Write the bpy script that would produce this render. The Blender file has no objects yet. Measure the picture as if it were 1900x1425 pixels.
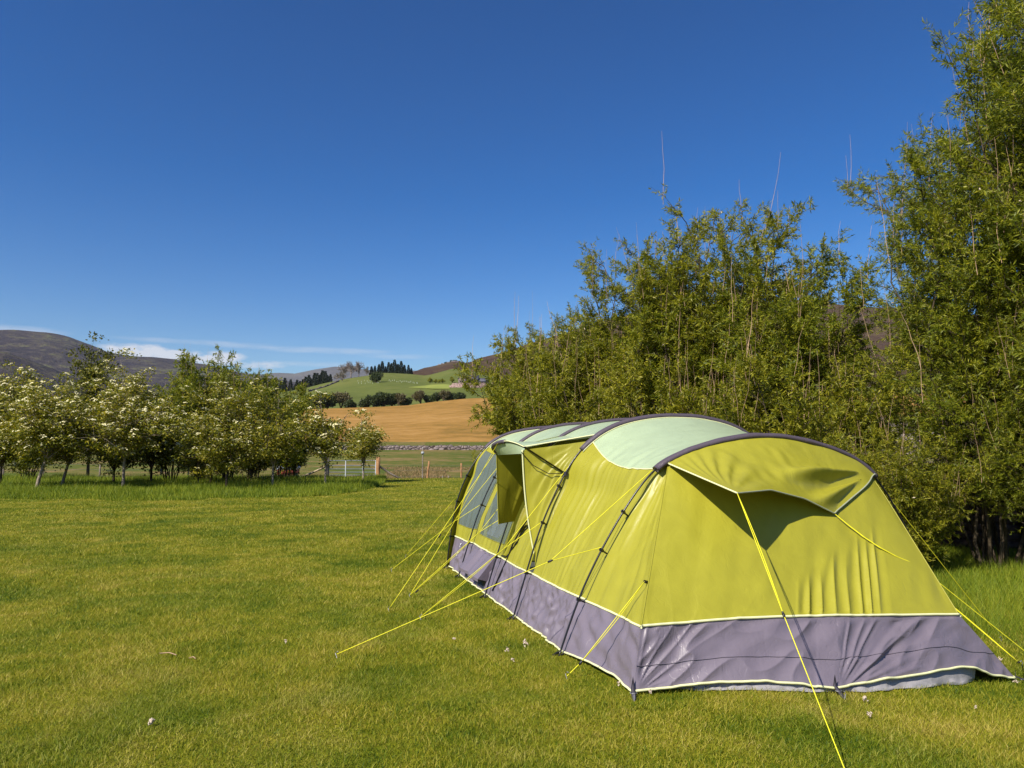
import bpy, math
import numpy as np
from mathutils import Vector

# ------------------------------------------------------------------ camera, sky, sun, exposure
sc = bpy.context.scene
F = 1408.0; CZ = 1.6; PH = math.atan((835 - 712.5) / F)
cam_d = bpy.data.cameras.new('camera'); cam = bpy.data.objects.new('camera', cam_d)
sc.collection.objects.link(cam); sc.camera = cam
cam.location = (0, 0, CZ); cam.rotation_euler = (math.pi / 2 + PH, 0, 0)
cam_d.sensor_width = 36; cam_d.lens = F / 1900 * 36
cam_d.clip_start = 0.1; cam_d.clip_end = 40000
SUN_DIR = Vector((0.68, 0.75, -1.0)).normalized()          # the way the light travels
SUN_EL = math.asin(-SUN_DIR.z)
SUN_AZ = math.atan2(-SUN_DIR.x, -SUN_DIR.y)                  # compass bearing of the sun from +Y
sd = bpy.data.lights.new('sun', 'SUN'); so = bpy.data.objects.new('sun', sd); sc.collection.objects.link(so)
so.rotation_euler = SUN_DIR.to_track_quat('-Z', 'Y').to_euler()
sd.energy = 5.0; sd.angle = math.radians(0.53); sd.color = (1.0, 0.93, 0.80)
sc.view_settings.view_transform = 'Standard'; sc.view_settings.look = 'None'
sc.view_settings.exposure = 0.5; sc.view_settings.gamma = 1.0
w = bpy.data.worlds.new('World'); sc.world = w; w.use_nodes = True


def px_az(u): return math.atan((u - 950) / F)
def px_el(u, y):
    return math.atan(((835 - y) / F) / math.sqrt(1 + ((u - 950) / F) ** 2))


def build_world():
    nt = w.node_tree; nt.nodes.clear(); N = nt.nodes.new; L = nt.links.new
    out = N('ShaderNodeOutputWorld'); bg = N('ShaderNodeBackground'); sky = N('ShaderNodeTexSky')
    sky.sky_type = 'NISHITA'; sky.sun_disc = False
    sky.sun_elevation = SUN_EL; sky.sun_rotation = SUN_AZ
    sky.air_density = 1.0; sky.dust_density = 0.75; sky.ozone_density = 3.0; sky.altitude = 200
    hs = N('ShaderNodeHueSaturation'); hs.inputs['Hue'].default_value = .507; hs.inputs['Saturation'].default_value = 1.33; hs.inputs['Value'].default_value = 1.06
    def vm(op, a, k):
        n = N('ShaderNodeVectorMath'); n.operation = op; L(a, n.inputs[0]); n.inputs[3 if op == 'SCALE' else 1].default_value = k; return n.outputs[0]
    ga = N('ShaderNodeGamma'); ga.inputs['Gamma'].default_value = 1.30; L(vm('SCALE', sky.outputs[0], .14), ga.inputs['Color'])
    L(vm('SCALE', ga.outputs[0], 7.6), hs.inputs['Color'])
    tc = N('ShaderNodeTexCoord'); sp = N('ShaderNodeSeparateXYZ'); L(tc.outputs['Generated'], sp.inputs[0])

    def m(op, a, b=None, c=None):
        n = N('ShaderNodeMath'); n.operation = op
        for i, v in enumerate((a, b, c)):
            if v is None: continue
            if isinstance(v, (int, float)): n.inputs[i].default_value = v
            else: L(v, n.inputs[i])
        return n.outputs[0]
    az = m('ARCTAN2', sp.outputs[0], sp.outputs[1]); el = m('ARCSINE', sp.outputs[2])
    cv = N('ShaderNodeCombineXYZ'); L(m('MULTIPLY', az, 14.0), cv.inputs[0]); L(m('MULTIPLY', el, 75.0), cv.inputs[1])
    nz = N('ShaderNodeTexNoise'); nz.inputs['Scale'].default_value = 1.0; nz.inputs['Detail'].default_value = 6; nz.inputs['Roughness'].default_value = 0.6
    L(cv.outputs[0], nz.inputs['Vector'])
    cv2 = N('ShaderNodeCombineXYZ'); L(m('MULTIPLY', az, 60.0), cv2.inputs[0]); L(m('MULTIPLY', el, 150.0), cv2.inputs[1])
    nz2 = N('ShaderNodeTexNoise'); nz2.inputs['Scale'].default_value = 1.0; nz2.inputs['Detail'].default_value = 5
    L(cv2.outputs[0], nz2.inputs['Vector'])
    total = None
    #  (u, y, width px, height px, strength, kind)  directions in which the low clouds stand
    for (u, y, wd, ht, st, kind) in [(255, 652, 65, 11, 1.1, 1), (335, 664, 45, 13, 0.9, 1), (410, 665, 30, 11, 1.25, 1), (480, 676, 60, 9, 0.6, 1),
                                     (30, 612, 60, 7, 0.55, 0), (450, 640, 70, 6, 0.5, 0), (600, 650, 120, 6, 0.55, 0), (745, 661, 80, 5, 0.42, 0), (620, 677, 150, 7, 0.36, 0),
                                     (300, 630, 120, 6, 0.35, 0), (-250, 640, 200, 18, 0.8, 1), (2300, 600, 260, 20, 0.8, 1)]:
        a = m('MULTIPLY', m('SUBTRACT', az, px_az(u)), F / wd)
        e = m('MULTIPLY', m('SUBTRACT', el, px_el(u, y)), F / ht)
        r2 = m('ADD', m('MULTIPLY', a, a), m('MULTIPLY', e, e))
        g = m('MULTIPLY', m('EXPONENT', m('MULTIPLY', r2, -0.7)), st)
        tex = nz2.outputs[0] if kind else nz.outputs[0]
        lo, hi = (0.42, 3.2) if kind else (0.36, 2.0)
        t = m('MULTIPLY', m('MAXIMUM', m('SUBTRACT', m('MULTIPLY', g, tex), 0.16 if kind else 0.10), 0.0), hi)
        total = t if total is None else m('ADD', total, t)
    fac = m('MINIMUM', total, 0.85)
    mx = N('ShaderNodeMix'); mx.data_type = 'RGBA'
    L(fac, mx.inputs['Factor']); L(hs.outputs[0], mx.inputs['A']); mx.inputs['B'].default_value = (6.6, 6.7, 7.2, 1)
    L(mx.outputs['Result'], bg.inputs['Color']); bg.inputs['Strength'].default_value = 0.085
    L(bg.outputs[0], out.inputs[0])


build_world()


# ------------------------------------------------------------------ picture <-> place
def ray(px, py):
    x = px - 950; u = 712.5 - py
    return np.array([x, F * math.cos(PH) - u * math.sin(PH), F * math.sin(PH) + u * math.cos(PH)])


CAM = np.array([0, 0, CZ])
HAZE = 0.00003


def gz(x, y):
    """height of the lawn: falls a little to the right of the tent"""
    x = np.asarray(x, float); y = np.asarray(y, float)
    return -0.075 * np.clip(x - 1.6, 0, 3.6) * np.clip((30 - y) / 15, 0, 1) * np.clip((y + 5) / 6, 0, 1)


def G(px, py, z=0.0):
    r = ray(px, py); t = (z - CZ) / r[2]
    return CAM + r * t


def GL(px, py):
    z = 0.0
    for _ in range(6):
        p = G(px, py, z); z = float(gz(p[0], p[1]))
    return p


def PY(px, py, Y):
    r = ray(px, py); return CAM + r * (Y / r[1])


# ------------------------------------------------------------------ helpers
def vnoise(x, y, seed=0):
    x = np.asarray(x, float); y = np.asarray(y, float)
    xi = np.floor(x).astype(np.int64); yi = np.floor(y).astype(np.int64)
    fx = x - xi; fy = y - yi; fx = fx * fx * (3 - 2 * fx); fy = fy * fy * (3 - 2 * fy)

    def h(a, b):
        n = (a * 374761393 + b * 668265263 + seed * 974634777) & 0x7fffffff
        n = ((n ^ (n >> 13)) * 1274126177) & 0x7fffffff
        return ((n ^ (n >> 16)) & 0xffff) / 65535.0
    a = h(xi, yi); b = h(xi + 1, yi); c = h(xi, yi + 1); d = h(xi + 1, yi + 1)
    return (a * (1 - fx) + b * fx) * (1 - fy) + (c * (1 - fx) + d * fx) * fy


def fbm(x, y, seed=0, o=4):
    s = 0; a = 0.5; t = 0
    for i in range(o):
        s = s + a * vnoise(np.asarray(x) * 2 ** i, np.asarray(y) * 2 ** i, seed + i * 17); t += a; a *= 0.5
    return s / t


def unit(a):
    a = np.asarray(a, float); return a / (np.linalg.norm(a, axis=-1, keepdims=True) + 1e-9)


def smooth(e0, e1, x):
    t = np.clip((np.asarray(x, float) - e0) / (e1 - e0), 0, 1); return t * t * (3 - 2 * t)


def tag(o, label=None, cat=None, group=None, kind=None):
    if label: o['label'] = label
    if cat: o['category'] = cat
    if group: o['group'] = group
    if kind: o['kind'] = kind
    return o


def empty(name, loc, label=None, cat=None, group=None, rz=0):
    o = bpy.data.objects.new(name, None); sc.collection.objects.link(o)
    o.location = loc; o.rotation_euler = (0, 0, rz); o.empty_display_size = 0.2
    return tag(o, label, cat, group)


def mesh_np(name, V, faces, mats, smooth_=False, mi=None):
    """V (n,3); faces: list of int arrays (m,k)"""
    me = bpy.data.meshes.new(name)
    V = np.ascontiguousarray(V, dtype=np.float32)
    me.vertices.add(len(V)); me.vertices.foreach_set('co', V.ravel())
    faces = [np.asarray(f, np.int32) for f in faces if len(f)]
    tot = sum(f.size for f in faces); nf = sum(len(f) for f in faces)
    me.loops.add(tot); me.polygons.add(nf)
    me.loops.foreach_set('vertex_index', np.concatenate([f.ravel() for f in faces]))
    cnt = np.concatenate([np.full(len(f), f.shape[1], np.int32) for f in faces])
    st = np.concatenate([[0], np.cumsum(cnt)[:-1]]).astype(np.int32)
    me.polygons.foreach_set('loop_start', st)
    if mi is not None: me.polygons.foreach_set('material_index', np.asarray(mi, np.int32))
    if smooth_: me.polygons.foreach_set('use_smooth', np.ones(nf, bool))
    if not isinstance(mats, (list, tuple)): mats = [mats]
    for m_ in mats: me.materials.append(m_)
    me.update(calc_edges=True); me.validate()
    return me


def link(name, me, parent=None, loc=None):
    o = bpy.data.objects.new(name, me); sc.collection.objects.link(o)
    if parent is not None: o.parent = parent
    if loc is not None: o.location = loc
    return o


class MB:
    def __init__(s): s.V = []; s.Q = []; s.T = []; s.n = 0

    def add(s, V, Q=None, T=None):
        V = np.asarray(V, float).reshape(-1, 3)
        if Q is not None and len(Q): s.Q.append(np.asarray(Q, int) + s.n)
        if T is not None and len(T): s.T.append(np.asarray(T, int) + s.n)
        s.V.append(V); s.n += len(V); return s

    def box(s, c, d, R=None):
        c = np.asarray(c, float); h = np.asarray(d, float) / 2
        P = np.array([[x, y, z] for x in (-1, 1) for y in (-1, 1) for z in (-1, 1)]) * h
        if R is not None: P = P @ np.asarray(R).T
        return s.add(P + c, [[0, 1, 3, 2], [4, 6, 7, 5], [0, 4, 5, 1], [2, 3, 7, 6], [0, 2, 6, 4], [1, 5, 7, 3]])

    def tube(s, P, r, n=6, cap=True, ell=None):
        """P (k,3) polyline, r scalar or (k,)"""
        P = np.asarray(P, float); k = len(P); r = np.broadcast_to(np.asarray(r, float), (k,))
        T = np.gradient(P, axis=0); T /= np.linalg.norm(T, axis=1)[:, None] + 1e-12
        ref = np.array([0, 0, 1.0]) if abs(T[:, 2].mean()) < 0.8 else np.array([1.0, 0, 0])
        if ell is not None: ref = np.asarray(ell[0], float)
        A = np.cross(T, ref); A /= np.linalg.norm(A, axis=1)[:, None] + 1e-12
        B = np.cross(A, T)
        th = np.arange(n) / n * 2 * np.pi
        ka, kb = (1, 1) if ell is None else (ell[1], ell[2])
        V = P[:, None] + r[:, None, None] * (ka * np.cos(th)[None, :, None] * A[:, None] + kb * np.sin(th)[None, :, None] * B[:, None])
        i = np.arange(k - 1)[:, None] * n; j = np.arange(n)[None]; j2 = (j + 1) % n
        Q = np.stack([i + j, i + j2, i + n + j2, i + n + j], -1).reshape(-1, 4)
        s.add(V.reshape(-1, 3), Q)
        if cap:
            b = s.n - k * n
            for base in (0, (k - 1) * n):
                c = P[0] if base == 0 else P[-1]
                s.V.append(c[None]); ci = s.n; s.n += 1
                s.T.append(np.stack([np.full(n, ci), b + base + np.arange(n), b + base + (np.arange(n) + 1) % n], -1))
        return s

    def mesh(s, name, mat, sm=False):
        F_ = []
        if s.Q: F_.append(np.concatenate(s.Q))
        if s.T: F_.append(np.concatenate(s.T))
        return mesh_np(name, np.concatenate(s.V), F_, mat, sm)

    def build(s, name, mat, parent=None, sm=False):
        return link(name, s.mesh(name, mat, sm), parent)


def grid_quads(nu, nv):
    i = np.arange(nu - 1)[:, None] * nv; j = np.arange(nv - 1)[None]
    return np.stack([i + j, i + nv + j, i + nv + j + 1, i + j + 1], -1).reshape(-1, 4)


def sheet(name, P, mat, parent=None, sm=True, flip=False):
    nu, nv = P.shape[:2]; Q = grid_quads(nu, nv)
    if flip: Q = Q[:, ::-1]
    return link(name, mesh_np(name, P.reshape(-1, 3), [Q], mat, sm), parent)


# ------------------------------------------------------------------ materials
class NT:
    def __init__(s, name):
        s.m = bpy.data.materials.new(name); s.m.use_nodes = True; s.t = s.m.node_tree; s.t.nodes.clear()
        s.out = s.t.nodes.new('ShaderNodeOutputMaterial')

    def n(s, kind, **kw):
        nd = s.t.nodes.new(kind)
        for k, v in kw.items():
            if k.startswith('_'): setattr(nd, k[1:], v)
            else:
                k = k.replace('__', ' ')
                if hasattr(v, 'is_linked') or hasattr(v, 'links'): s.t.links.new(v, nd.inputs[k])
                else: nd.inputs[k].default_value = v
        return nd

    def l(s, a, b): s.t.links.new(a, b)

    def math(s, op, a, b=0.0, clamp=False):
        nd = s.t.nodes.new('ShaderNodeMath'); nd.operation = op; nd.use_clamp = clamp
        for i, v in enumerate((a, b)):
            if isinstance(v, (int, float)): nd.inputs[i].default_value = v
            else: s.l(v, nd.inputs[i])
        return nd.outputs[0]

    def ramp(s, fac, stops, interp='LINEAR'):
        nd = s.t.nodes.new('ShaderNodeValToRGB'); cr = nd.color_ramp; cr.interpolation = interp
        while len(cr.elements) < len(stops): cr.elements.new(0.5)
        for e, (p, c) in zip(cr.elements, stops):
            e.position = p; e.color = (*c, 1) if len(c) == 3 else c
        s.l(fac, nd.inputs[0]); return nd.outputs[0]

    def noise(s, vec=None, scale=5., detail=3., rough=.5, dist=0.):
        nd = s.n('ShaderNodeTexNoise', Scale=scale, Detail=detail, Roughness=rough, Distortion=dist)
        if vec is not None: s.l(vec, nd.inputs['Vector'])
        return nd.outputs[0]

    def mapping(s, vec, scale=(1, 1, 1), rot=(0, 0, 0)):
        nd = s.t.nodes.new('ShaderNodeMapping'); nd.inputs['Scale'].default_value = scale; nd.inputs['Rotation'].default_value = rot
        s.l(vec, nd.inputs['Vector']); return nd.outputs[0]

    def obj(s): return s.t.nodes.new('ShaderNodeTexCoord').outputs['Object']
    def pos(s): return s.t.nodes.new('ShaderNodeNewGeometry').outputs['Position']

    def mix(s, f, a, b, mode='MIX'):
        nd = s.t.nodes.new('ShaderNodeMix'); nd.data_type = 'RGBA'; nd.blend_type = mode
        for k, v in (('Factor', f), ('A', a), ('B', b)):
            if isinstance(v, (int, float)): nd.inputs[k].default_value = v
            elif isinstance(v, tuple): nd.inputs[k].default_value = (*v, 1) if len(v) == 3 else v
            else: s.l(v, nd.inputs[k])
        return nd.outputs['Result']

    def bump(s, h, strength=.3, dist=.01, normal=None):
        nd = s.n('ShaderNodeBump', Strength=strength, Distance=dist); s.l(h, nd.inputs['Height'])
        if normal is not None: s.l(normal, nd.inputs['Normal'])
        return nd.outputs[0]

    def bsdf(s, col, rough=.8, spec=.3, normal=None, metal=0., transl=0., tcol=None, alpha=None):
        p = s.t.nodes.new('ShaderNodeBsdfPrincipled')
        for k, v in (('Base Color', col), ('Roughness', rough), ('Specular IOR Level', spec), ('Metallic', metal)):
            if isinstance(v, tuple): p.inputs[k].default_value = (*v, 1)
            elif isinstance(v, (int, float)): p.inputs[k].default_value = v
            else: s.l(v, p.inputs[k])
        if normal is not None: s.l(normal, p.inputs['Normal'])
        sh = p.outputs[0]
        if transl > 0:
            t = s.t.nodes.new('ShaderNodeBsdfTranslucent'); c = tcol if tcol is not None else col
            if isinstance(c, tuple): t.inputs[0].default_value = (*c, 1)
            else: s.l(c, t.inputs[0])
            if normal is not None: s.l(normal, t.inputs['Normal'])
            mxs = s.t.nodes.new('ShaderNodeMixShader'); mxs.inputs[0].default_value = transl
            s.l(sh, mxs.inputs[1]); s.l(t.outputs[0], mxs.inputs[2]); sh = mxs.outputs[0]
        s.l(sh, s.out.inputs[0]); s.m.cycles.use_displacement = False if hasattr(s.m.cycles, 'use_displacement') else None
        return s.m


def plain(name, col, rough=.6, spec=.4, metal=0., var=.12, scale=12.):
    t = NT(name); nz = t.noise(t.obj(), scale, 4)
    c = t.ramp(nz, [(.3, tuple(x * (1 - var) for x in col)), (.7, tuple(min(1, x * (1 + var)) for x in col))])
    return t.bsdf(c, rough, spec, None, metal)


def leaf_mat(name, c0, c1, c2, transl=.35, rough=.5, spec=.35):
    t = NT(name); g = t.t.nodes.new('ShaderNodeNewGeometry'); r = g.outputs['Random Per Island']
    big = t.noise(t.obj(), 1.3, 3)
    f = t.math('ADD', t.math('MULTIPLY', r, .6), t.math('MULTIPLY', big, .5))
    c = t.ramp(f, [(.18, c0), (.5, c1), (.95, c2)])
    tc = t.mix(1.0, c, (1.0, 1.0, .45), 'MULTIPLY')
    tc = t.mix(1.0, tc, (1.5, 1.5, 1.5), 'MULTIPLY')
    return t.bsdf(c, rough, spec, None, 0, transl, tc)


def fabric(name, col, rough=.42, spec=.5, transl=.22, crinkle=.35, tcol=None, dark=.88):
    t = NT(name); P = t.obj()
    n1 = t.noise(t.mapping(P, (3, 3, 1.1)), 2.0, 5, .6, .8)
    n2 = t.noise(t.mapping(P, (1, 1, .5), (.3, .5, .2)), 6.0, 4, .6, 1.5)
    ridge = t.math('ABSOLUTE', t.math('SUBTRACT', n2, .5)); ridge = t.math('MULTIPLY', ridge, 9.0, True)
    ridge2 = t.math('MULTIPLY', t.math('ABSOLUTE', t.math('SUBTRACT', t.noise(t.mapping(P, (1, 1, 1), (1.1, .2, .9)), 14., 3, .5, 1.2), .5)), 12.0, True)
    ve = t.n('ShaderNodeTexVoronoi', Scale=3.4, _feature='DISTANCE_TO_EDGE')
    wv_ = t.n('ShaderNodeVectorMath', _operation='ADD'); t.l(P, wv_.inputs[0]); nn = t.n('ShaderNodeTexNoise', Scale=5.0, Detail=2.0); t.l(P, nn.inputs['Vector']); t.l(nn.outputs['Color'], wv_.inputs[1]); t.l(wv_.outputs[0], ve.inputs['Vector'])
    crease = t.math('MULTIPLY', t.math('MULTIPLY', ve.outputs['Distance'], 28.0, True), t.math('MULTIPLY', t.math('SUBTRACT', t.noise(P, 2.3, 2), .38), 5.0, True))
    st = t.math('MULTIPLY', t.math('SUBTRACT', t.noise(t.mapping(P, (9, 9, 2.0), (.25, .55, .1)), 1.6, 3, .6, .5), .58), 7.0, True)
    st = t.math('MULTIPLY', st, t.math('MULTIPLY', t.math('SUBTRACT', t.noise(P, 1.7, 2), .45), 6.0, True)); crease = t.math('SUBTRACT', crease, t.math('MULTIPLY', st, 3.2))
    h = t.math('ADD', t.math('MULTIPLY', crease, .16), t.math('MULTIPLY', ridge2, .03)); h = t.math('ADD', h, t.math('MULTIPLY', n1, .9))
    nb = t.bump(h, crinkle, .012)
    c = t.ramp(n1, [(.3, tuple(x * dark for x in col)), (.7, col)])
    return t.bsdf(c, rough, spec, nb, 0, transl, tcol)


M = {}


def make_materials():
    # --- lawn ground under the blades
    t = NT('lawn_soil'); P = t.pos()
    big = t.noise(P, .62, 4, .6, .8); mid = t.noise(P, 2.6, 4, .65); fine = t.noise(t.mapping(P, (1, .7, 1)), 60., 3, .7)
    f = t.math('ADD', t.math('MULTIPLY', big, .55), t.math('MULTIPLY', mid, .45))
    c = t.ramp(f, [(.32, (.065, .105, .006)), (.44, (.15, .170, .008)), (.56, (.23, .215, .016)), (.72, (.31, .235, .055))])
    c = t.mix(1.0, c, t.ramp(fine, [(.25, (.45, .5, .5)), (.75, (1.35, 1.3, 1.2))]), 'MULTIPLY')
    pm = t.ramp(t.noise(P, .75, 3, .5, .4), [(.47, (1, 1, 1)), (.63, (.70, .82, .75))]); c = t.mix(1.0, c, pm, 'MULTIPLY')
    h = t.math('ADD', t.math('MULTIPLY', fine, .5), t.noise(P, 14., 4, .7))
    M['lawn'] = t.bsdf(c, .9, .1, t.bump(h, .8, .05))
    # --- lawn blades, same patches
    for nm, mul, tall in (('blade', 1.0, False), ('tall_blade', 1.0, True)):
        t = NT(nm); P = t.pos(); g = t.t.nodes.new('ShaderNodeNewGeometry'); r = g.outputs['Random Per Island']
        if not tall:
            big = t.noise(P, .62, 4, .6, .8); mid = t.noise(P, 2.6, 4, .65)
            f = t.math('ADD', t.math('MULTIPLY', big, .55), t.math('MULTIPLY', mid, .45))
            f = t.math('ADD', f, t.math('MULTIPLY', t.math('SUBTRACT', r, .5), .42))
            c = t.ramp(f, [(.26, (.060, .120, .005)), (.40, (.185, .225, .008)), (.55, (.37, .345, .020)), (.76, (.56, .45, .11))])
        else:
            big = t.noise(P, .5, 3, .6)
            f = t.math('ADD', t.math('MULTIPLY', big, .5), t.math('MULTIPLY', r, .5))
            c = t.ramp(f, [(.2, (.07, .12, .008)), (.5, (.19, .26, .014)), (.85, (.42, .42, .04))])
        if not tall: pm = t.ramp(t.noise(P, .75, 3, .5, .4), [(.47, (1, 1, 1)), (.63, (.70, .82, .75))]); c = t.mix(1.0, c, pm, 'MULTIPLY')
        M[nm] = t.bsdf(c, .55, .25, None, 0, .35)
    # --- fields and hills
    def field(name, stops, s1, s2, bump=.5, stretch=(1, 1, 1), wd=.5, bd=.4):
        t = NT(name); P = t.mapping(t.pos(), stretch)
        a = t.noise(P, s1, 5, .6, .5); b = t.noise(P, s2, 4, .7)
        f = t.math('ADD', t.math('MULTIPLY', a, 1 - wd), t.math('MULTIPLY', b, wd))
        M[name] = t.bsdf(t.ramp(f, stops), .95, .05, t.bump(b, bump, bd))
    field('pasture', [(.3, (.050, .078, .012)), (.45, (.085, .108, .020)), (.53, (.14, .125, .034)), (.60, (.22, .15, .065)), (.75, (.30, .20, .10))], .10, .9, .6, (1, 1.0, 1), .45, .25)
    field('brown', [(.34, (.16, .105, .026)), (.46, (.27, .15, .038)), (.56, (.34, .19, .056)), (.7, (.38, .24, .10))], .03, .25, .6, (.6, 1, 1), .5, 1.0)
    field('hillgreen', [(.3, (.075, .092, .022)), (.5, (.105, .125, .030)), (.7, (.155, .155, .045))], .012, .12, .4, (1, 1, 1), .5, 1.0)
    field('meadow', [(.3, (.16, .20, .045)), (.6, (.24, .26, .06))], .05, .3, .3)
    field('moor', [(.3, (.034, .020, .016)), (.48, (.065, .040, .028)), (.6, (.095, .068, .035)), (.75, (.12, .11, .045))], .014, .11, .9, (1, 1, 1), .5, 3)
    field('mountain', [(.38, (.016, .012, .018)), (.48, (.034, .025, .030)), (.54, (.062, .050, .038)), (.60, (.090, .092, .036)), (.74, (.13, .125, .055))], .0032, .022, .8, (1, 1, 1), .5, 30)
    field('far_mountain', [(.35, (.05, .045, .05)), (.6, (.11, .10, .09)), (.75, (.14, .14, .10))], .0025, .016, .6, (1, 1, 1), .5, 40)
    # --- tent
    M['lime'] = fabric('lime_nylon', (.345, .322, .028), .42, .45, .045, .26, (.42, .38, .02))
    M['lime_shaded'] = fabric('lime_nylon_shaded', (.27, .25, .016), .5, .4, .16, .35, (.30, .27, .01))  # lime nylon with shade put into its colour, for porch and doorway insides
    M['mint'] = fabric('mint_nylon', (.43, .53, .33), .36, .5, .10, .30, (.55, .68, .36))
    M['skirt'] = fabric('grey_nylon', (.180, .152, .190), .42, .5, .03, .50)
    M['flap'] = fabric('pale_mud_flap', (.34, .325, .34), .6, .3, .05, .6)
    M['sleeve'] = fabric('sleeve_nylon', (.095, .075, .095), .5, .4, .02, .5)
    M['piping'] = plain('cream_piping', (.72, .72, .40), .6, .3, 0, .05)
    M['dullpiping'] = plain('grey_green_binding', (.30, .32, .22), .6, .3, 0, .05)
    M['pole'] = plain('black_pole', (.010, .010, .012), .3, .5, 0, .1)
    M['clip'] = plain('black_plastic', (.014, .013, .016), .45, .4)
    M['rope'] = plain('yellow_cord', (.80, .74, .03), .6, .3, 0, .08, 40)
    M['steel'] = plain('steel', (.20, .20, .21), .4, .5, .6)
    M['strap'] = plain('grey_webbing', (.05, .045, .06), .7, .3)
    M['whiteprint'] = plain('white_print', (.75, .75, .75), .6, .3)
    M['floor'] = plain('grey_groundsheet', (.16, .16, .18), .6, .3)
    t = NT('clear_pvc'); P = t.obj()
    p = t.t.nodes.new('ShaderNodeBsdfPrincipled'); p.inputs['Base Color'].default_value = (.25, .30, .26, 1); p.inputs['Roughness'].default_value = .12
    p.inputs['Specular IOR Level'].default_value = .8
    nb = t.bump(t.noise(t.mapping(P, (4, 4, .7)), 3., 4, .6, .6), .6, .02); t.l(nb, p.inputs['Normal'])
    tr = t.t.nodes.new('ShaderNodeBsdfTransparent'); tr.inputs[0].default_value = (.8, .9, .88, 1)
    mxs = t.t.nodes.new('ShaderNodeMixShader'); mxs.inputs[0].default_value = .45
    t.l(tr.outputs[0], mxs.inputs[1]); t.l(p.outputs[0], mxs.inputs[2]); t.l(mxs.outputs[0], t.out.inputs[0]); M['pvc'] = t.m
    # --- plants
    M['willow'] = leaf_mat('willow_leaf', (.06, .09, .006), (.155, .185, .010), (.40, .37, .024), .36)
    M['willow2'] = leaf_mat('willow_leaf_young', (.07, .10, .006), (.19, .20, .012), (.44, .39, .030), .38)
    M['rowan'] = leaf_mat('rowan_leaf', (.06, .08, .008), (.17, .18, .014), (.42, .34, .030), .32)
    M['alder'] = leaf_mat('alder_leaf', (.045, .055, .008), (.095, .105, .012), (.20, .18, .022), .3)
    M['conifer'] = leaf_mat('conifer_needles', (.010, .018, .010), (.018, .030, .014), (.032, .048, .02), .1)
    M['bush'] = leaf_mat('hedge_leaf', (.018, .032, .008), (.036, .056, .012), (.08, .095, .02), .2)
    M['bushbrown'] = leaf_mat('budding_leaf', (.07, .065, .03), (.12, .105, .045), (.17, .15, .07), .2)
    M['blossom'] = leaf_mat('cream_blossom', (.66, .60, .32), (.80, .74, .44), (.88, .84, .58), .25)
    M['bark'] = plain('brown_bark', (.085, .065, .042), .9, .1, 0, .35, 30)
    M['palebark'] = plain('pale_bark', (.27, .22, .17), .85, .1, 0, .4, 18)
    M['twig'] = plain('dry_twig', (.50, .33, .21), .8, .2, 0, .2, 20)
    M['greytwig'] = plain('bare_grey_twig', (.23, .19, .17), .9, .1, 0, .2, 5)
    M['fluff'] = plain('catkin_fluff', (.56, .46, .36), .9, .1, 0, .1, 90)
    # --- built things
    M['wood'] = plain('fence_wood', (.33, .18, .085), .85, .15, 0, .3, 10)
    M['greywood'] = plain('weathered_wood', (.20, .17, .14), .9, .1, 0, .35, 14)
    M['palewood'] = plain('pale_rail', (.42, .34, .22), .85, .15, 0, .2, 10)
    M['galv'] = plain('galvanised_steel', (.58, .61, .64), .5, .5, .1, .1)
    M['galvdull'] = plain('dull_galvanised_steel', (.36, .39, .42), .6, .3, 0, .1)
    M['wire'] = plain('wire', (.18, .17, .16), .6, .3, .3)
    def stone(name, c0, c1, c2, scale, bd):
        t = NT(name); P = t.obj()
        v = t.n('ShaderNodeTexVoronoi', Scale=scale, Randomness=1.0); t.l(t.mapping(P, (1, 1, 1.7)), v.inputs['Vector'])
        e = t.n('ShaderNodeTexVoronoi', Scale=scale, Randomness=1.0, _feature='DISTANCE_TO_EDGE'); t.l(t.mapping(P, (1, 1, 1.7)), e.inputs['Vector'])
        c = t.mix(t.noise(P, scale * 4, 4), t.ramp(v.outputs['Color'], [(.2, c0), (.5, c1), (.8, c2)]), c1)
        gap = t.ramp(e.outputs['Distance'], [(.02, (.18, .16, .15)), (.10, (1, 1, 1))])
        c = t.mix(1.0, c, gap, 'MULTIPLY')
        M[name] = t.bsdf(c, .9, .15, t.bump(e.outputs['Distance'], 1.0, bd))
    stone('stone', (.20, .165, .15), (.34, .29, .27), (.50, .44, .42), 3.2, .15)
    stone('farstone', (.14, .11, .10), (.24, .19, .18), (.36, .30, .29), 1.2, .5)
    stone('rubble', (.34, .22, .18), (.46, .32, .27), (.56, .42, .36), .9, .8)
    stone('crag', (.12, .10, .10), (.24, .21, .22), (.34, .31, .32), .12, 3)
    M['slate'] = plain('slate', (.10, .10, .13), .7, .2, 0, .2, .8)
    M['darkglass'] = plain('dark_opening', (.015, .015, .018), .4, .4)
    M['log'] = plain('dark_log', (.085, .055, .042), .9, .1, 0, .45, 9)
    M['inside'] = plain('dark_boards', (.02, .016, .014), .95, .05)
    M['red'] = plain('faded_red_paint', (.34, .07, .045), .6, .3)
    M['whitepaint'] = plain('pale_blue_paint', (.55, .62, .70), .5, .4)


make_materials()
# ------------------------------------------------------------------ tent
A0 = np.array([.359, 6.113]); PX = np.array([.961, .276]); AXV = np.array([-.276, .961])


def TW(s, t, z):
    """tent frame (across, along, up) -> world"""
    s, t, z = np.broadcast_arrays(np.asarray(s, float), np.asarray(t, float), np.asarray(z, float))
    x = A0[0] + PX[0] * s + AXV[0] * t; y = A0[1] + PX[1] * s + AXV[1] * t
    return np.stack([x, y, z + gz(x, y) * np.clip(1 - z / 1.2, 0, 1)], -1)


def WT(p):
    r = np.asarray(p)[:2] - A0; return np.array([r @ PX, r @ AXV, p[2]])


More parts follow.
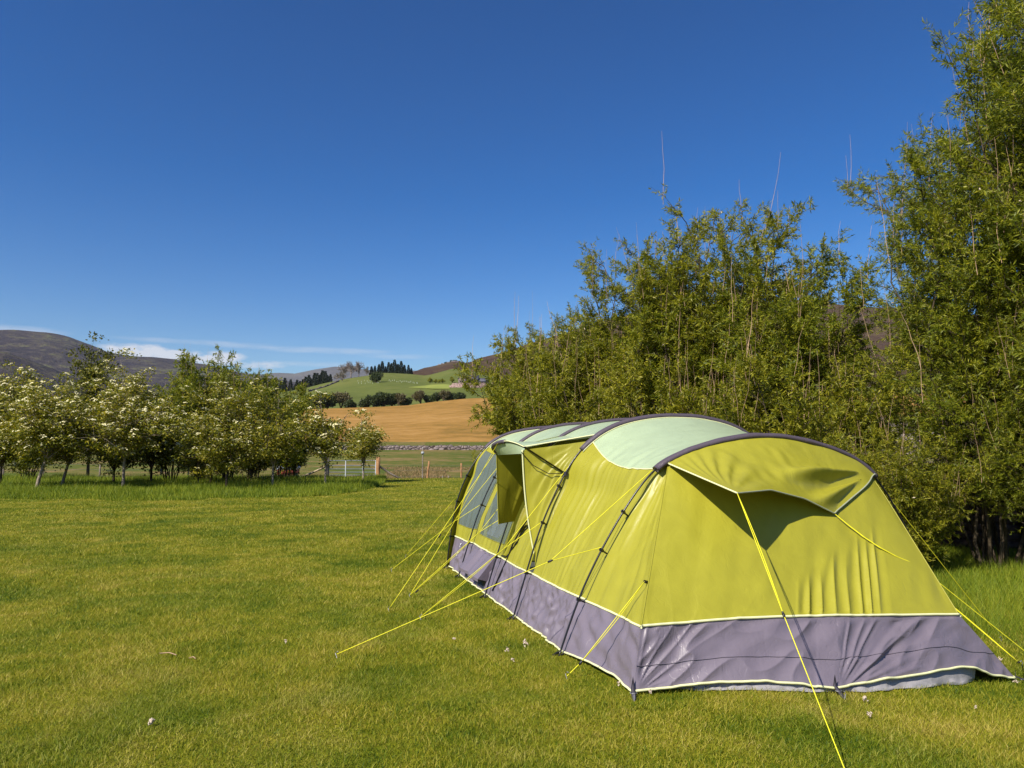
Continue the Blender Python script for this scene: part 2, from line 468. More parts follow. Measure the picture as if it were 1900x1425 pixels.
HT = [0.0, 1.28, 2.39, 3.76, 4.52]
PROF_A = [(0, 0), (.16, .43), (.37, .82), (.61, 1.18), (.81, 1.42), (1.0, 1.54), (1.29, 1.64), (1.61, 1.71), (1.9, 1.73)]
PROF_B = [(0, 0), (.15, .48), (.29, .90), (.52, 1.36), (.67, 1.57), (.82, 1.71), (1.05, 1.85), (1.38, 1.935), (1.75, 1.96)]
PROF_E = [(0, 0), (.07, .60), (.15, .97), (.31, 1.34), (.56, 1.68), (.77, 1.80), (1.01, 1.875), (1.38, 1.92), (1.72, 1.94)]


def hoop(pr):
    p = np.array(pr, float); m_ = p[::-1][1:].copy(); m_[:, 0] = 2 * p[-1, 0] - m_[:, 0]; p = np.concatenate([p, m_])
    for _ in range(3):                                              # round the corners, keep the ends
        q = np.empty((2 * len(p) - 1, 2)); q[::2] = p; q[1::2] = (p[1:] + p[:-1]) / 2
        r = q.copy(); r[1:-1] = .25 * q[:-2] + .5 * q[1:-1] + .25 * q[2:]; p = r
    L = np.concatenate([[0], np.cumsum(np.hypot(*np.diff(p, axis=0).T))])
    return p, L / L[-1]


HOOPS = [hoop(PROF_A), hoop(PROF_B), hoop(PROF_B), hoop(PROF_B), hoop(PROF_E)]


def hpt(k, v):
    p, L = HOOPS[k]; return np.interp(v, L, p[:, 0]), np.interp(v, L, p[:, 1])


def hnor(k, v):
    s0, z0 = hpt(k, np.clip(np.asarray(v) - .01, 0, 1)); s1, z1 = hpt(k, np.clip(np.asarray(v) + .01, 0, 1))
    ds, dz = s1 - s0, z1 - z0; n = np.hypot(ds, dz) + 1e-9
    return -dz / n, ds / n                                           # outward


def vz(k, z):
    p, L = HOOPS[k]; h = len(p) // 2; return float(np.interp(z, p[:h, 1], L[:h]))


def bay(t):
    k = int(np.clip(np.searchsorted(HT, t, 'right') - 1, 0, 3)); return k, (t - HT[k]) / (HT[k + 1] - HT[k])


def fab(k, tau, v, sag=.045, wr=1.0, out=0.0):
    """fabric point in bay k; tau along, v across (arrays)"""
    tau, v = np.broadcast_arrays(np.asarray(tau, float), np.asarray(v, float))
    s0, z0 = hpt(k, v); s1, z1 = hpt(k + 1, v); n0 = hnor(k, v); n1 = hnor(k + 1, v)
    s = s0 * (1 - tau) + s1 * tau; z = z0 * (1 - tau) + z1 * tau
    ns = n0[0] * (1 - tau) + n1[0] * tau; nz_ = n0[1] * (1 - tau) + n1[1] * tau
    t = HT[k] * (1 - tau) + HT[k + 1] * tau
    ins = .065 * (1 - smooth(1.25, 1.5, z)) * (.45 + .55 * smooth(0, .5, z)) + .008
    env = np.sin(np.pi * np.clip(tau, 0, 1))
    d = -ins - sag * env * (.35 + .65 * smooth(.3, 1.5, z)) + out
    side = 1 - smooth(1.5, 1.75, z)
    rdg = lambda n_: 1 - np.abs(2 * n_ - 1) ** .75 - .45
    f = rdg(vnoise(t * 9 + 1.6 * vnoise(t * 2, v * 8, 5) + v * 5 * (vnoise(t * 1.5, v * 0, 4) - .5) * 4, v * 5, 7)) * .9 + vnoise(t * 20, v * 9, 27) * .5 - .25
    f2 = vnoise(t * 34 + v * 10, v * 22, 9) - .5
    skirt_ = 1 - smooth(.40, .46, z)
    A = (.027 * side + .004) * (.35 + .65 * env) * (1 + .3 * skirt_)
    f3 = rdg(vnoise(t * 6 + v * 50, v * 26 - t * 4, 15)) * skirt_ + (vnoise(t * 15 - v * 90, v * 60, 16) - .5) * skirt_ * .7
    d = d + wr * (A * f * 1.1 + .35 * A * f2 + .034 * f3 * (.3 + .7 * env))
    return TW(s + ns * d, t, z + nz_ * d)


tent = empty('tunnel_tent', (float(A0[0]), float(A0[1]), 0), 'large yellow green tunnel tent with grey skirt, black poles and yellow guy ropes', 'tent')


def tl(o):
    """parent to the tent, keeping world placement"""
    o.parent = tent; o.matrix_parent_inverse = tent.matrix_world.inverted() if False else __import__('mathutils').Matrix.Translation(-Vector(tent.location)); return o


def tsheet(name, P, mat, flip=False): return tl(sheet(name, P, M[mat], None, True, flip))
def ttube(name, P, r, mat, n=6, **kw): return tl(MB().tube(P, r, n, **kw).build(name, M[mat], None, True))


def panel(name, k, t0, t1, v0, v1, mat, nt=60, nv=60, **kw):
    """v0, v1 functions of tau"""
    tau = np.linspace(t0, t1, nt)[:, None]; q = np.linspace(0, 1, nv)[None]
    va = np.array([v0(x) for x in tau[:, 0]])[:, None]; vb = np.array([v1(x) for x in tau[:, 0]])[:, None]
    return tsheet(name, fab(k, tau, va * (1 - q) + vb * q, **kw), mat)


def vline(name, k, t0, t1, vf, r=.008, mat='piping', n=50, out=.004):
    tau = np.linspace(t0, t1, n); return ttube(name, fab(k, tau, np.array([vf(x) for x in tau]), out=out), r, mat, 6)


ZS = .44                                                            # top of the skirt
def vlin(k, z0, z1, dip=0.0):
    a, b = vz(k, z0), vz(k + 1, z1); return lambda x: a * (1 - x) + b * x - dip * math.sin(math.pi * x)


ROOF = {0: vlin(0, 1.45, 1.70, .020), 1: vlin(1, 1.70, 1.71, 0), 2: vlin(2, 1.71, 1.68, .008), 3: vlin(3, 1.68, 1.66, .012)}
inv = lambda f: (lambda x: 1 - f(x))
zero = lambda x: 0.0
for k in range(4):
    sk = vlin(k, ZS, ZS, .002)
    base = lambda x: .006
    for side, (a, b, c) in enumerate([(base, sk, ROOF[k]), (inv(base), inv(sk), inv(ROOF[k]))]):
        panel('skirt_panel', k, 0, 1, a, b, 'skirt', 90, 26)
        vline('piping', k, 0, 1, b, .009); vline('piping', k, 0, 1, a, .008, out=.006)
        if side == 1 or k == 0: panel('side_panel', k, 0, 1, b, c, 'lime', 110, 60)
    if k != 1: panel('roof_panel', k, 0, 1, ROOF[k], inv(ROOF[k]), 'mint', 44, 90, wr=.9)
    if k == 0: vline('piping', k, 0.01, .99, ROOF[k], .005); vline('piping', k, 0.01, .99, inv(ROOF[k]), .005)

# bays with clear windows (left side), the window framed by lime fabric
def window_bay(k, w0, w1, q0, q1, tail=1.0):
    lo = vlin(k, ZS, ZS, .002); hi = ROOF[k]
    at = lambda q: (lambda x: lo(x) * (1 - q) + hi(x) * q)
    panel('side_panel', k, 0, tail, at(0), at(q0), 'lime', 50, 10); panel('side_panel', k, 0, tail, at(q1), at(1), 'lime', 50, 10)
    panel('side_panel', k, 0, w0, at(q0), at(q1), 'lime', 12, 40); panel('side_panel', k, w1, tail, at(q0), at(q1), 'lime', 12, 40)
    panel('clear_window', k, w0, w1, at(q0), at(q1), 'pvc', 44, 44, wr=.5)
    vline('seam', k, w0, w1, at(q0), .0035, 'lime'); vline('seam', k, w0, w1, at(q1), .0035, 'lime')


window_bay(3, .06, .95, .13, .95)
window_bay(2, .08, .92, .10, .95)
# inner curtain rolled beside the second window (the dark slanting shape behind the clear sheet)
P = [];
for tau in np.linspace(.45, .85, 14):
    P.append([fab(2, tau, vz(2, .6) + (vz(2, 1.25) - vz(2, .6)) * q + (.0), out=-.05 - .03 * math.sin(q * 9)) for q in np.linspace(0, max(.05, (.9 - tau) * 2.2), 12)])
tsheet('window_curtain', np.array(P).reshape(14, 12, 3), 'skirt')

# far end wall
v = np.linspace(0.004, .996, 90)[:, None]; b = np.linspace(0, 1, 20)[None]
s4, z4 = hpt(4, v); P = TW(s4 * (1 - .0 * b) + (1.72 - s4) * (.12 * b), 4.52 + .28 * b * (1 - z4 / 2.2) + .06 * b, z4 * (1 - .06 * b) * (1 - 0 * b))
tsheet('end_wall', P, 'lime')
s5 = P[:, -1]; c_ = s5[:1] * 0 + s5.mean(0); tsheet('end_wall', np.stack([s5 * (1 - q) + np.array([c_[0][0], c_[0][1], 0]) * q + np.array([0, 0, 1]) * (s5[:, 2:3] * q) for q in np.linspace(0, 1, 14)], 1), 'lime')
# groundsheet inside
tsheet('groundsheet', TW(np.linspace(.15, 3.4, 20)[:, None], np.linspace(.05, 4.7, 30)[None], np.full((20, 30), .012)), 'floor')

# ---- near end wall
C1 = np.array(hpt(0, vz(0, 1.53))); vL = vz(0, 1.52); vR = 1 - vz(0, 1.40)
pegL = WT(G(1175, 1290)); pegR = WT(GL(1885, 1265)); pipL = WT(PY(1190, 1162, 5.27)); pipR = WT(PY(1780, 1158, 6.02))
pipL[2] = .41; pipR[2] = .25 + .17
pegL[2] = .02; pegR[2] = .02
midp = WT(G(1550, 1275)); midp[2] = .03


def endwall(a, b):
    """a across 0..1, b up 0..1 (b<bs is the skirt)"""
    a, b = np.broadcast_arrays(np.asarray(a, float), np.asarray(b, float)); bs = .26
    vt = vL + (vR - vL) * a; st, zt = hpt(0, vt); ins = .012
    top = np.stack([st, np.full_like(st, -.02), zt - ins], -1)
    mid = pipL * (1 - a)[..., None] + pipR * a[..., None]; mid[..., 2] += .02 * np.sin(np.pi * a)
    mid[..., 1] -= .05 * np.sin(np.pi * a)
    # ground line: left corner, middle peg, right corner; lifted a little between the pegs
    am = .56
    gl = np.where((a < am)[..., None], pegL + (midp - pegL) * (a / am)[..., None], midp + (pegR - midp) * ((a - am) / (1 - am))[..., None])
    lift = np.where(a < am, .035 * np.sin(np.pi * np.clip(a / am, 0, 1)), .055 * np.sin(np.pi * np.clip((a - am) / (1 - am), 0, 1)) + .05 * np.exp(-((a - .86) / .06) ** 2))
    gl = gl.copy(); gl[..., 2] += lift + .012 * (vnoise(a * 30, a * 0, 3) - .5) * (lift > .01)
    u = np.clip(b / bs, 0, 1)[..., None]; w_ = np.clip((b - bs) / (1 - bs), 0, 1)[..., None]
    P = np.where((b < bs)[..., None], gl * (1 - u) + mid * u, mid * (1 - w_) + top * w_)
    up = P[..., 2]
    # sag and folds, along the wall normal (mostly -t, a little up)
    nrm = np.array([0, -.87, .5])
    X = P[..., 0]; d = -.03 * np.sin(np.pi * a) * np.sin(np.pi * np.clip(w_[..., 0], 0, 1))
    # folds fanning out of the middle peg to the upper right
    dx = X - midp[0]; dz = up - .0; ang = np.arctan2(dz, dx + 1e-6); rad = np.hypot(dx, dz)
    fan = smooth(.26, .36, ang) * (1 - smooth(.82, .95, ang)) * smooth(.04, .3, rad) * (1 - smooth(1.0, 1.45, rad + .2 * (ang - .8)))
    wv = 1 - 2 * np.abs(np.sin(ang * 20 + 4.0 * vnoise(ang * 7, ang * 0, 5) + .25 * vnoise(rad * 4, ang * 4, 2))) ** .75
    d = d + .020 * fan * wv * (.25 + .75 * vnoise(ang * 15, rad * 2, 12)) * (1 - smooth(.36, .43, up)) * .8
    c_ = dx - (up - .42) * .68; hgt = up - .42
    lm = smooth(-.12, .0, c_) * (1 - smooth(.60, .80, c_)) * smooth(0, .05, hgt) * (1 - smooth(.16 + .30 * np.clip(c_, 0, 1), .34 + .50 * np.clip(c_, 0, 1), hgt + .08 * vnoise(c_ * 14, c_ * 0, 77)))
    wl = 1 - 2 * np.abs(np.sin(c_ * 31 + 3.2 * vnoise(c_ * 6, c_ * 0, 78) + .5 * vnoise(c_ * 3, hgt * 4, 79))) ** .7
    d = d + .021 * lm * wl * (.15 + .85 * vnoise(c_ * 11, hgt * 2.5, 80))
    fan2 = smooth(.0, .1, ang) * (1 - smooth(.5, .62, ang)) * smooth(.1, .3, rad) * (up < .40)
    d = d + .010 * fan2 * (vnoise(ang * 26, rad * 3, 19) - .5) * 2
    # folds from the left corner peg
    dx2 = X - pegL[0]; ang2 = np.arctan2(up, dx2 + 1e-6); rad2 = np.hypot(dx2, up)
    fan3 = smooth(.25, .4, ang2) * (1 - smooth(1.35, 1.5, ang2)) * smooth(.05, .2, rad2) * (1 - smooth(.9, 1.5, rad2)) * (1 - smooth(.38, .46, up) * .8)
    d = d + .012 * fan3 * (1 - 2 * np.abs(np.sin(ang2 * 15 + 3 * vnoise(ang2 * 5, rad2 * 2, 6))) ** .6) * (.3 + .7 * vnoise(ang2 * 9, rad2 * 3, 13))
    # slanting crumples in the skirt
    d = d + (up < .43) * .024 * (.5 - np.abs(2 * vnoise(X * 5 - up * 8, up * 4 + X, 31) - 1) ** .8) * smooth(0, .08, up) * smooth(0.0, .05, .43 - up)
    d = d + .014 * (vnoise(X * 2.2, up * 2.6, 41) - .5) + .010 * (vnoise(X * 9 - up * 6, up * 5, 43) - .5)
    edge = smooth(0, .02, a) * smooth(0, .02, 1 - a) * smooth(0, .02, 1 - b)
    return TW(P[..., 0] + nrm[0] * d, P[..., 1] + nrm[1] * d * edge, P[..., 2] + nrm[2] * d * edge)


a = np.linspace(0, 1, 330)[:, None]
tsheet('end_wall', endwall(a, np.linspace(.26, 1, 200)[None]), 'lime')
tsheet('end_skirt', endwall(a, np.linspace(0, .26, 70)[None]), 'skirt')
aa = np.linspace(0, 1, 160)
off = np.array([0, -.006, .003])
ttube('piping', endwall(aa, .26) + off, .010, 'piping'); ttube('piping', endwall(aa, 0.002) + off, .009, 'piping')
ttube('seam', endwall(aa, .10) + np.array([0, -.004, .002]), .0022, 'skirt')
ttube('seam', endwall(0.0, np.linspace(.26, 1, 60)), .004, 'lime'); ttube('seam', endwall(1.0, np.linspace(.26, 1, 60)), .004, 'lime')
# pale mud flap creeping out below the skirt
am = np.linspace(.12, .90, 260); gl_ = endwall(am, 0.0); rng = np.random.default_rng(3); P = []
for j, q in enumerate(np.linspace(0, 1, 8)):
    P.append(gl_ + np.array([.276 * 0, -1, 0]) * (((.010 + .060 * vnoise(am * 16, am * 0 + j * .1, 5)) * smooth(.12, .22, am) * smooth(.90, .84, am))[:, None] * q - .03 - .03 * (1 - smooth(.12, .2, am) * smooth(.90, .86, am))[:, None] * q) + np.array([0, 0, 1]) * ((.045 * vnoise(am * 55, am * 0 + j * .8, 8) * math.sin(q * 3.0) + .006)[:, None]) - np.array([0, 0, 1]) * (gl_[:, 2:3] - .0) * min(1, q * 1.6) + np.array([0, 0, 1]) * (gz(gl_[:, 0], gl_[:, 1]))[:, None] * min(1, q * 1.6))
tsheet('mud_flap', np.stack(P, 1), 'flap')

# ---- gussets joining the end wall to the first hoop
def gusset(sgn):
    vTop = vL if sgn < 0 else 1 - vR
    n_ = 60; b = np.linspace(0, 1, n_)                               # height parameter
    E = endwall(0.0 if sgn < 0 else 1.0, np.linspace(0, 1, n_))
    bb = np.linspace(0, 1, n_); zz = np.where(bb < .26, bb / .26 * ZS, 0)
    vS = vz(0, ZS); vv = np.where(bb < .26, .006 + (vS - .006) * bb / .26, vS + (vTop - vS) * (bb - .26) / .74)
    vv = vv if sgn < 0 else 1 - vv
    H_ = fab(0, 0.0, vv, wr=.3)
    q = np.linspace(0, 1, 56)[None, :, None]
    P = E[:, None] * (1 - q) + H_[:, None] * q
    env = np.sin(np.pi * q[..., 0]); Bm = b[:, None]
    d = -.06 * env * (.5 + .5 * Bm) + (.020 * (vnoise(q[..., 0] * 7 + Bm * 3, Bm * 5 - q[..., 0] * 3, 51) - .5) + .012 * (vnoise(q[..., 0] * 16, Bm * 9, 53) - .5)) * smooth(0, .12, env)
    d = d + (Bm < .26) * .035 * (vnoise(q[..., 0] * 9 - Bm * 22, Bm * 18, 57) - .5) * smooth(0, .12, env)
    nv = np.array([-PX[0], -PX[1], .3]) if sgn < 0 else np.array([PX[0], PX[1], .3])
    P = P + d[..., None] * nv
    c = int(round(.26 * (n_ - 1)))
    if sgn < 0: P[0, :, 2] = np.maximum(P[0, :, 2], .01) + .03 * env[0] * 1.0
    tsheet('side_panel', P[c:], 'lime'); tsheet('skirt_panel', P[:c + 1], 'skirt')
    ttube('piping', P[c] + np.array([0, -.004, .002]), .009, 'piping'); ttube('piping', P[0] + np.array([0, -.004, .002]), .008, 'piping')


gusset(-1); gusset(1)

# ---- storm canopy over the end wall
_g = endwall(np.linspace(0, 1, 120)[:, None], np.linspace(.26, 1, 120)[None]).reshape(-1, 3)
def wall_at(px, py, off):
    r = unit(ray(px, py)); d = _g - CAM; k = d @ r; m_ = np.linalg.norm(d - k[:, None] * r, axis=1)
    return WT(CAM + r * (k[np.argmin(m_)] - off))


T1 = WT(PY(1368, 915, 5.55)); T2 = wall_at(1548, 951, .05); K1 = wall_at(1430, 909, .40); K2 = wall_at(1492, 925, .20)
v1 = vz(0, 1.50); v4 = 1 - vz(0, 1.39)
NA, NB = 150, 80; a = np.linspace(0, 1, NA)
st, zt = hpt(0, v1 + (v4 - v1) * a); top = np.stack([st, np.full(NA, -.05), zt - .005], 1)
ctl = np.array([T1, K1, K2, T2]); tt = np.array([0, .35, .68, 1.0])
bot = np.stack([np.interp(a, tt, ctl[:, i]) for i in range(3)], 1)
for _ in range(14): bot[1:-1] = .25 * bot[:-2] + .5 * bot[1:-1] + .25 * bot[2:]
left0, left1 = top[0], T1; right0, right1 = top[-1], T2
b = np.linspace(0, 1, NB)[None, :, None]; A_ = a[:, None, None]
P = (1 - b) * top[:, None] + b * bot[:, None]                      # left and right edges are straight
Xs = P[..., 0]; Zs = P[..., 2]; a2 = a[:, None]; b2 = np.linspace(0, 1, NB)[None]
cR = top[-1]; ang = np.arctan2(cR[2] - Zs, cR[0] - Xs + 1e-6); rad = np.hypot(cR[2] - Zs, cR[0] - Xs)
env = np.sin(np.pi * np.clip(b2, 0, 1)) ** .7 * np.sin(np.pi * a2) ** .5
f = .085 * np.exp(-((ang + .02) / .055) ** 2) - .02 * np.exp(-((ang - .12) / .05) ** 2) + .105 * np.exp(-((ang - .24) / .06) ** 2) - .02 * np.exp(-((ang - .37) / .05) ** 2) + .05 * np.exp(-((ang - .48) / .04) ** 2) + .03 * np.exp(-((ang - .64) / .03) ** 2)
f = f * smooth(.02, .35, rad) * (1 - smooth(.85, 1.35, rad))
cT = T1; ang2 = np.arctan2(Zs - cT[2], Xs - cT[0] + 1e-6); rad2 = np.hypot(Zs - cT[2], Xs - cT[0])
f2 = .012 * np.sin(ang2 * 22) * smooth(.03, .2, rad2) * (1 - smooth(.3, .6, rad2))
f3 = .018 * (vnoise(Xs * 5 + Zs * 4, Zs * 9, 61) - .5) + .010 * (vnoise(Xs * 14, Zs * 16 + Xs * 5, 62) - .5)
d = (1.35 * f + 1.3 * f2 + 1.3 * f3) * env - .03 * np.sin(np.pi * b2) * np.sin(np.pi * a2)
P = P + d[..., None] * np.array([0, -.75, .65])
_w = np.array([WT(p) for p in _g[::2]]); _p = P.reshape(-1, 3)
for i0 in range(0, len(_p), 1000):
    c = _p[i0:i0 + 1000]; dd_ = (c[:, None, 0] - _w[None, :, 0]) ** 2 + (c[:, None, 2] - _w[None, :, 2]) ** 2; ww = np.exp(-dd_ / .0016) + 1e-30; c[:, 1] = np.minimum(c[:, 1], (ww @ _w[:, 1]) / ww.sum(1) - .022)
P = _p.reshape(P.shape)
PWc = TW(P[..., 0], P[..., 1], P[..., 2])
tsheet('storm_canopy', PWc, 'lime')
for i_, e_ in enumerate((PWc[0], PWc[:, -1], PWc[-1])): ttube('piping', e_ + np.array([0, -.004, 0]), .0065, 'dullpiping' if i_ else 'piping')

# ---- poles and sleeves
for k in range(5):
    p, L = HOOPS[k]; zs = p[:, 1]; t = HT[k] - (.03 if k == 0 else 0)
    vs = vz(k, 1.44 if k == 0 else (1.60 if k < 4 else 1.62)); vr = 1 - vz(k, 1.36 if k == 0 else 1.55)
    vv = np.linspace(0, 1, 120); s_, z_ = hpt(k, vv); ttube('pole', TW(s_, t, z_), .0085 if k == 0 else .0085, 'pole', 8)
    vv = np.linspace(vs, vr, 90); s_, z_ = hpt(k, vv); P = TW(s_, t, z_)
    P = P + np.array([0, 0, 1]) * (.004 * (vnoise(vv * 60, vv * 0, k) - .5))[:, None]
    rr_ = (.036 if k < 2 else .031) + .006 * (vnoise(vv * 40, vv * 0, k + 9) - .5)
    axd = np.array([AXV[0], AXV[1], 0])
    ttube('pole_sleeve', P, rr_, 'sleeve', 10, ell=(axd, .75, 1.25))
    o_ = -.035
    edge_ = P + axd * (.036) * 0
    for dd in (-1, 1):
        if k == 0 and dd < 0: continue
        ttube('piping', P + axd * dd * .044 - np.array([0, 0, .018]), .0045, 'piping', 5)
    # clips tying the bare pole to the fabric
    for z in ([.42, .80, 1.10] if k == 0 else [.43, .90, 1.25]):
        for side in (0, 1):
            va = vz(k, z); va = va if side == 0 else 1 - va
            s_, z_ = hpt(k, va); n_ = hnor(k, va); q0 = TW(s_ + n_[0] * .014, t, z_ + n_[1] * .014); q1 = TW(s_ - n_[0] * .068, t + .03, z_ - n_[1] * .068)
            kb = k if k < 4 else 3
            tl(MB().tube([q0, q0 * .6 + q1 * .4], .014, 6).tube([q0, q1], .007, 6).build('clip', M['clip']))
    # peg straps at the feet
    for side in (0, 1):
        s_ = 0 if side == 0 else 2 * p[len(p) // 2, 0]; q = TW(s_, t, 0); sg = -1 if side == 0 else 1
        ttube('pole_foot', [q + [0, 0, .03], q + [sg * .05, 0, -.0]], .011, 'clip', 6)
        q2 = TW(s_ - sg * .09, t, .035); ttube('foot_strap', [q, q2], .006, 'strap', 4)

# ---- side porch in the second bay
def W(s, t, z): return TW(s, t, z)


brL = (.11, 2.30, 1.575); brR = (.17, 1.42, 1.625)
arch = np.array([brL, (.05, 2.24, 1.625), (.035, 2.13, 1.66), (.06, 1.95, 1.685), (.09, 1.75, 1.69), (.13, 1.57, 1.665), brR])
ts = np.linspace(0, 6, 60); AR = np.stack([np.interp(ts, range(7), arch[:, i]) for i in range(3)], 1)
for _ in range(10): AR[1:-1] = .25 * AR[:-2] + .5 * AR[1:-1] + .25 * AR[2:]
ARW = TW(AR[:, 0], AR[:, 1], AR[:, 2])
ttube('brow_pole', ARW[:36], .022, 'sleeve', 8); ttube('brow_pole', ARW[34:], .010, 'pole', 8)
jB = W(.54, 1.28, 1.37); jC = W(.50, 2.39, 1.33)
ttube('brow_pole', [ARW[-1], jB], .0085, 'pole', 8); ttube('brow_pole', [ARW[0], jC], .0085, 'pole', 8)
cd = np.array([W(.13, 1.42, 1.58), W(.24, 1.38, 1.45), W(.38, 1.33, 1.37), jB]); ttube('brow_cord', cd, .004, 'pole', 5)
for j in (jB, jC): tl(MB().tube([j + np.array([0, 0, -.02]), j + np.array([0, 0, .02])], .022, 8).build('brow_socket', M['clip']))
# roof of the bay, drawn out to the brow
nv_ = 70; vr1 = ROOF[1]; rows = []
for i, tau in enumerate(np.linspace(0, 1, 60)):
    vlo = vr1(tau) + .02; vv = np.linspace(vlo, 1 - vr1(tau), nv_); rows.append(fab(1, tau, vv, wr=.8))
rows = np.array(rows); tsheet('roof_panel', rows, 'mint')
edge = rows[:, 0]; tq = np.linspace(0, 1, 60)
fr = np.stack([np.interp(1 - tq, np.linspace(0, 1, 60), AR[:, i]) for i in range(3)], 1)   # tau 0 = hoop B side = brR
fr[0] = WT(edge[0]); fr[-1] = WT(edge[-1])
frW = TW(fr[:, 0], fr[:, 1], fr[:, 2]); q = np.linspace(0, 1, 24)[None, :, None]
hood = edge[:, None] * (1 - q) + frW[:, None] * q; hood[..., 2] += .0 - .02 * np.sin(np.pi * q[..., 0]) * np.sin(np.pi * tq)[:, None] + .004 * (vnoise(tq[:, None] * 20, q[..., 0] * 4, 3) - .5)
tsheet('porch_roof', hood, 'mint')
ttube('piping', frW + np.array([-.004, -.004, .004]), .006, 'piping')
# front lunette under the brow
hd0 = np.array([.15, 1.43, 1.565]); hd1 = np.array([.11, 2.24, 1.545])
qq = np.linspace(0, 1, 40)[:, None]; low = hd0 * (1 - qq) + hd1 * qq
up_ = np.stack([np.interp(1 - qq[:, 0], np.linspace(0, 1, 60), AR[:, i]) for i in range(3)], 1)
q = np.linspace(0, 1, 8)[None, :, None]; P = low[:, None] * (1 - q) + up_[:, None] * q
tsheet('porch_brow_panel', TW(P[..., 0], P[..., 1], P[..., 2]), 'mint')
# near gusset: hoop B fabric out to the front edge
nb = 70; b = np.linspace(0, 1, nb)
vb = vz(1, ZS) + (vz(1, 1.70) - vz(1, ZS)) * b; HB_ = fab(1, 0.0, vb, wr=.3)
fe = np.stack([.30 * (1 - b) + .15 * b - .02 * np.sin(np.pi * b), 1.43 + .04 * np.sin(np.pi * b), ZS + (1.60 - ZS) * b], 1); FE = TW(fe[:, 0], fe[:, 1], fe[:, 2])
q = np.linspace(0, 1, 60)[None, :, None]; P = HB_[:, None] * (1 - q) + FE[:, None] * q
env = np.sin(np.pi * q[..., 0]); rr2 = np.hypot(q[..., 0] * .6, (1 - b[:, None]) * 1.2); an2 = np.arctan2(q[..., 0] + .02, (1.03 - b[:, None]))
d = .018 * np.sin(an2 * 26 + 2 * vnoise(an2 * 5, rr2 * 4, 71)) * smooth(.1, .3, rr2) * env * .6 + .02 * (vnoise(q[..., 0] * 9, b[:, None] * 6, 72) - .5) * env
P = P + d[..., None] * np.array([-.96, -.28, 0]); tsheet('porch_side', P, 'lime')
ttube('piping', FE + np.array([-.006, -.004, 0]), .009, 'piping')
# far gusset: hoop C fabric out to the brow's far end, loose at the bottom
vb = vz(2, .84) + (vz(2, 1.70) - vz(2, .84)) * b; HC_ = fab(1, 1.0, vb, wr=.3)
fe = np.stack([.10 + .02 * (1 - b), 2.27 - .02 * (1 - b), .80 + (1.57 - .80) * b], 1); FC = TW(fe[:, 0], fe[:, 1], fe[:, 2])
q = np.linspace(0, 1, 40)[None, :, None]; P = HC_[:, None] * (1 - q) + FC[:, None] * q
d = .02 * (vnoise(q[..., 0] * 8, b[:, None] * 3, 74) - .5) * np.sin(np.pi * q[..., 0]); P = P + d[..., None] * np.array([-.2, .96, 0])
tsheet('porch_side', P, 'lime_shaded'); ttube('seam', FC, .004, 'lime')
# header band and half open door
vd = lambda z: vz(1, z)
P = []
for tau in np.linspace(.12, 1, 50):
    topz = 1.02 - .60 * smooth(.35, 1.0, tau) ** .8
    P.append(fab(1, tau, np.linspace(vd(ZS), vd(max(topz, ZS + .02)), 40), wr=.9, out=.01))
P = np.array(P); tsheet('door_panel', P, 'lime'); ttube('door_zip', P[:, -1] + np.array([-.006, 0, .004]), .007, 'pole', 5)
# loose door leaf gathered to the far side, with its zip running down the skirt
P = []
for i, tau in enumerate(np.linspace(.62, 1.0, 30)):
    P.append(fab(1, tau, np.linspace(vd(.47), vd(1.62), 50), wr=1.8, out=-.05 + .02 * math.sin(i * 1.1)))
tsheet('door_leaf', np.array(P), 'lime_shaded')
zl = [fab(1, x, vd(z), out=.012) for x, z in [(.50, 1.30), (.56, 1.12), (.62, .98), (.72, .80), (.80, .62), (.84, .46), (.87, .32), (.90, .16), (.94, .10)]]
ttube('door_zip', np.array(zl), .009, 'pole', 5)
P = []
for i, tau in enumerate(np.linspace(0, 1, 20)):
    P.append([fab(1, .52 + .0 + .35 * q_ + .05 * tau, vd(1.28 - .8 * q_), out=.01 + .03 * math.sin(tau * 3.14)) for q_ in np.linspace(0, 1, 30)])
tsheet('door_leaf', np.array(P).reshape(20, 30, 3), 'lime')
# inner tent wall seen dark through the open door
P = fab(1, np.linspace(0, 1, 20)[:, None], np.linspace(vz(1, .1), vz(1, 1.7), 20)[None], out=-.75, wr=.5); tsheet('inner_wall', P, 'lime_shaded')

# vent hood on the skirt of the third bay
v0, v1_ = vz(2, .40), vz(2, .14); ta, tb = .22, .86
top_ = np.array([fab(2, x, v0, out=.012) for x in np.linspace(ta, tb, 20)]); bt = np.array([fab(2, x, v1_, out=.11) for x in np.linspace(ta - .02, tb + .02, 20)])
q = np.linspace(0, 1, 12)[None, :, None]; P = top_[:, None] * (1 - q) + bt[:, None] * q; tsheet('vent_hood', P, 'skirt')
for i in (0, -1):
    c0 = P[i]; c1 = np.array([fab(2, ta if i == 0 else tb, v0 + (v1_ - v0) * x, out=.004) for x in np.linspace(0, 1, 12)]); tsheet('vent_hood', np.stack([c0, c1], 1), 'skirt')
low_ = bt - np.array([0, 0, .035]); tsheet('vent_hood', np.stack([bt, low_], 1), 'skirt')
P = fab(2, np.linspace(ta, tb, 20)[:, None], np.linspace(vz(2, .08), v1_ + .012, 8)[None], out=.012); tsheet('vent_shade', P, 'clip')  # black sheet standing in for the shade in the vent opening
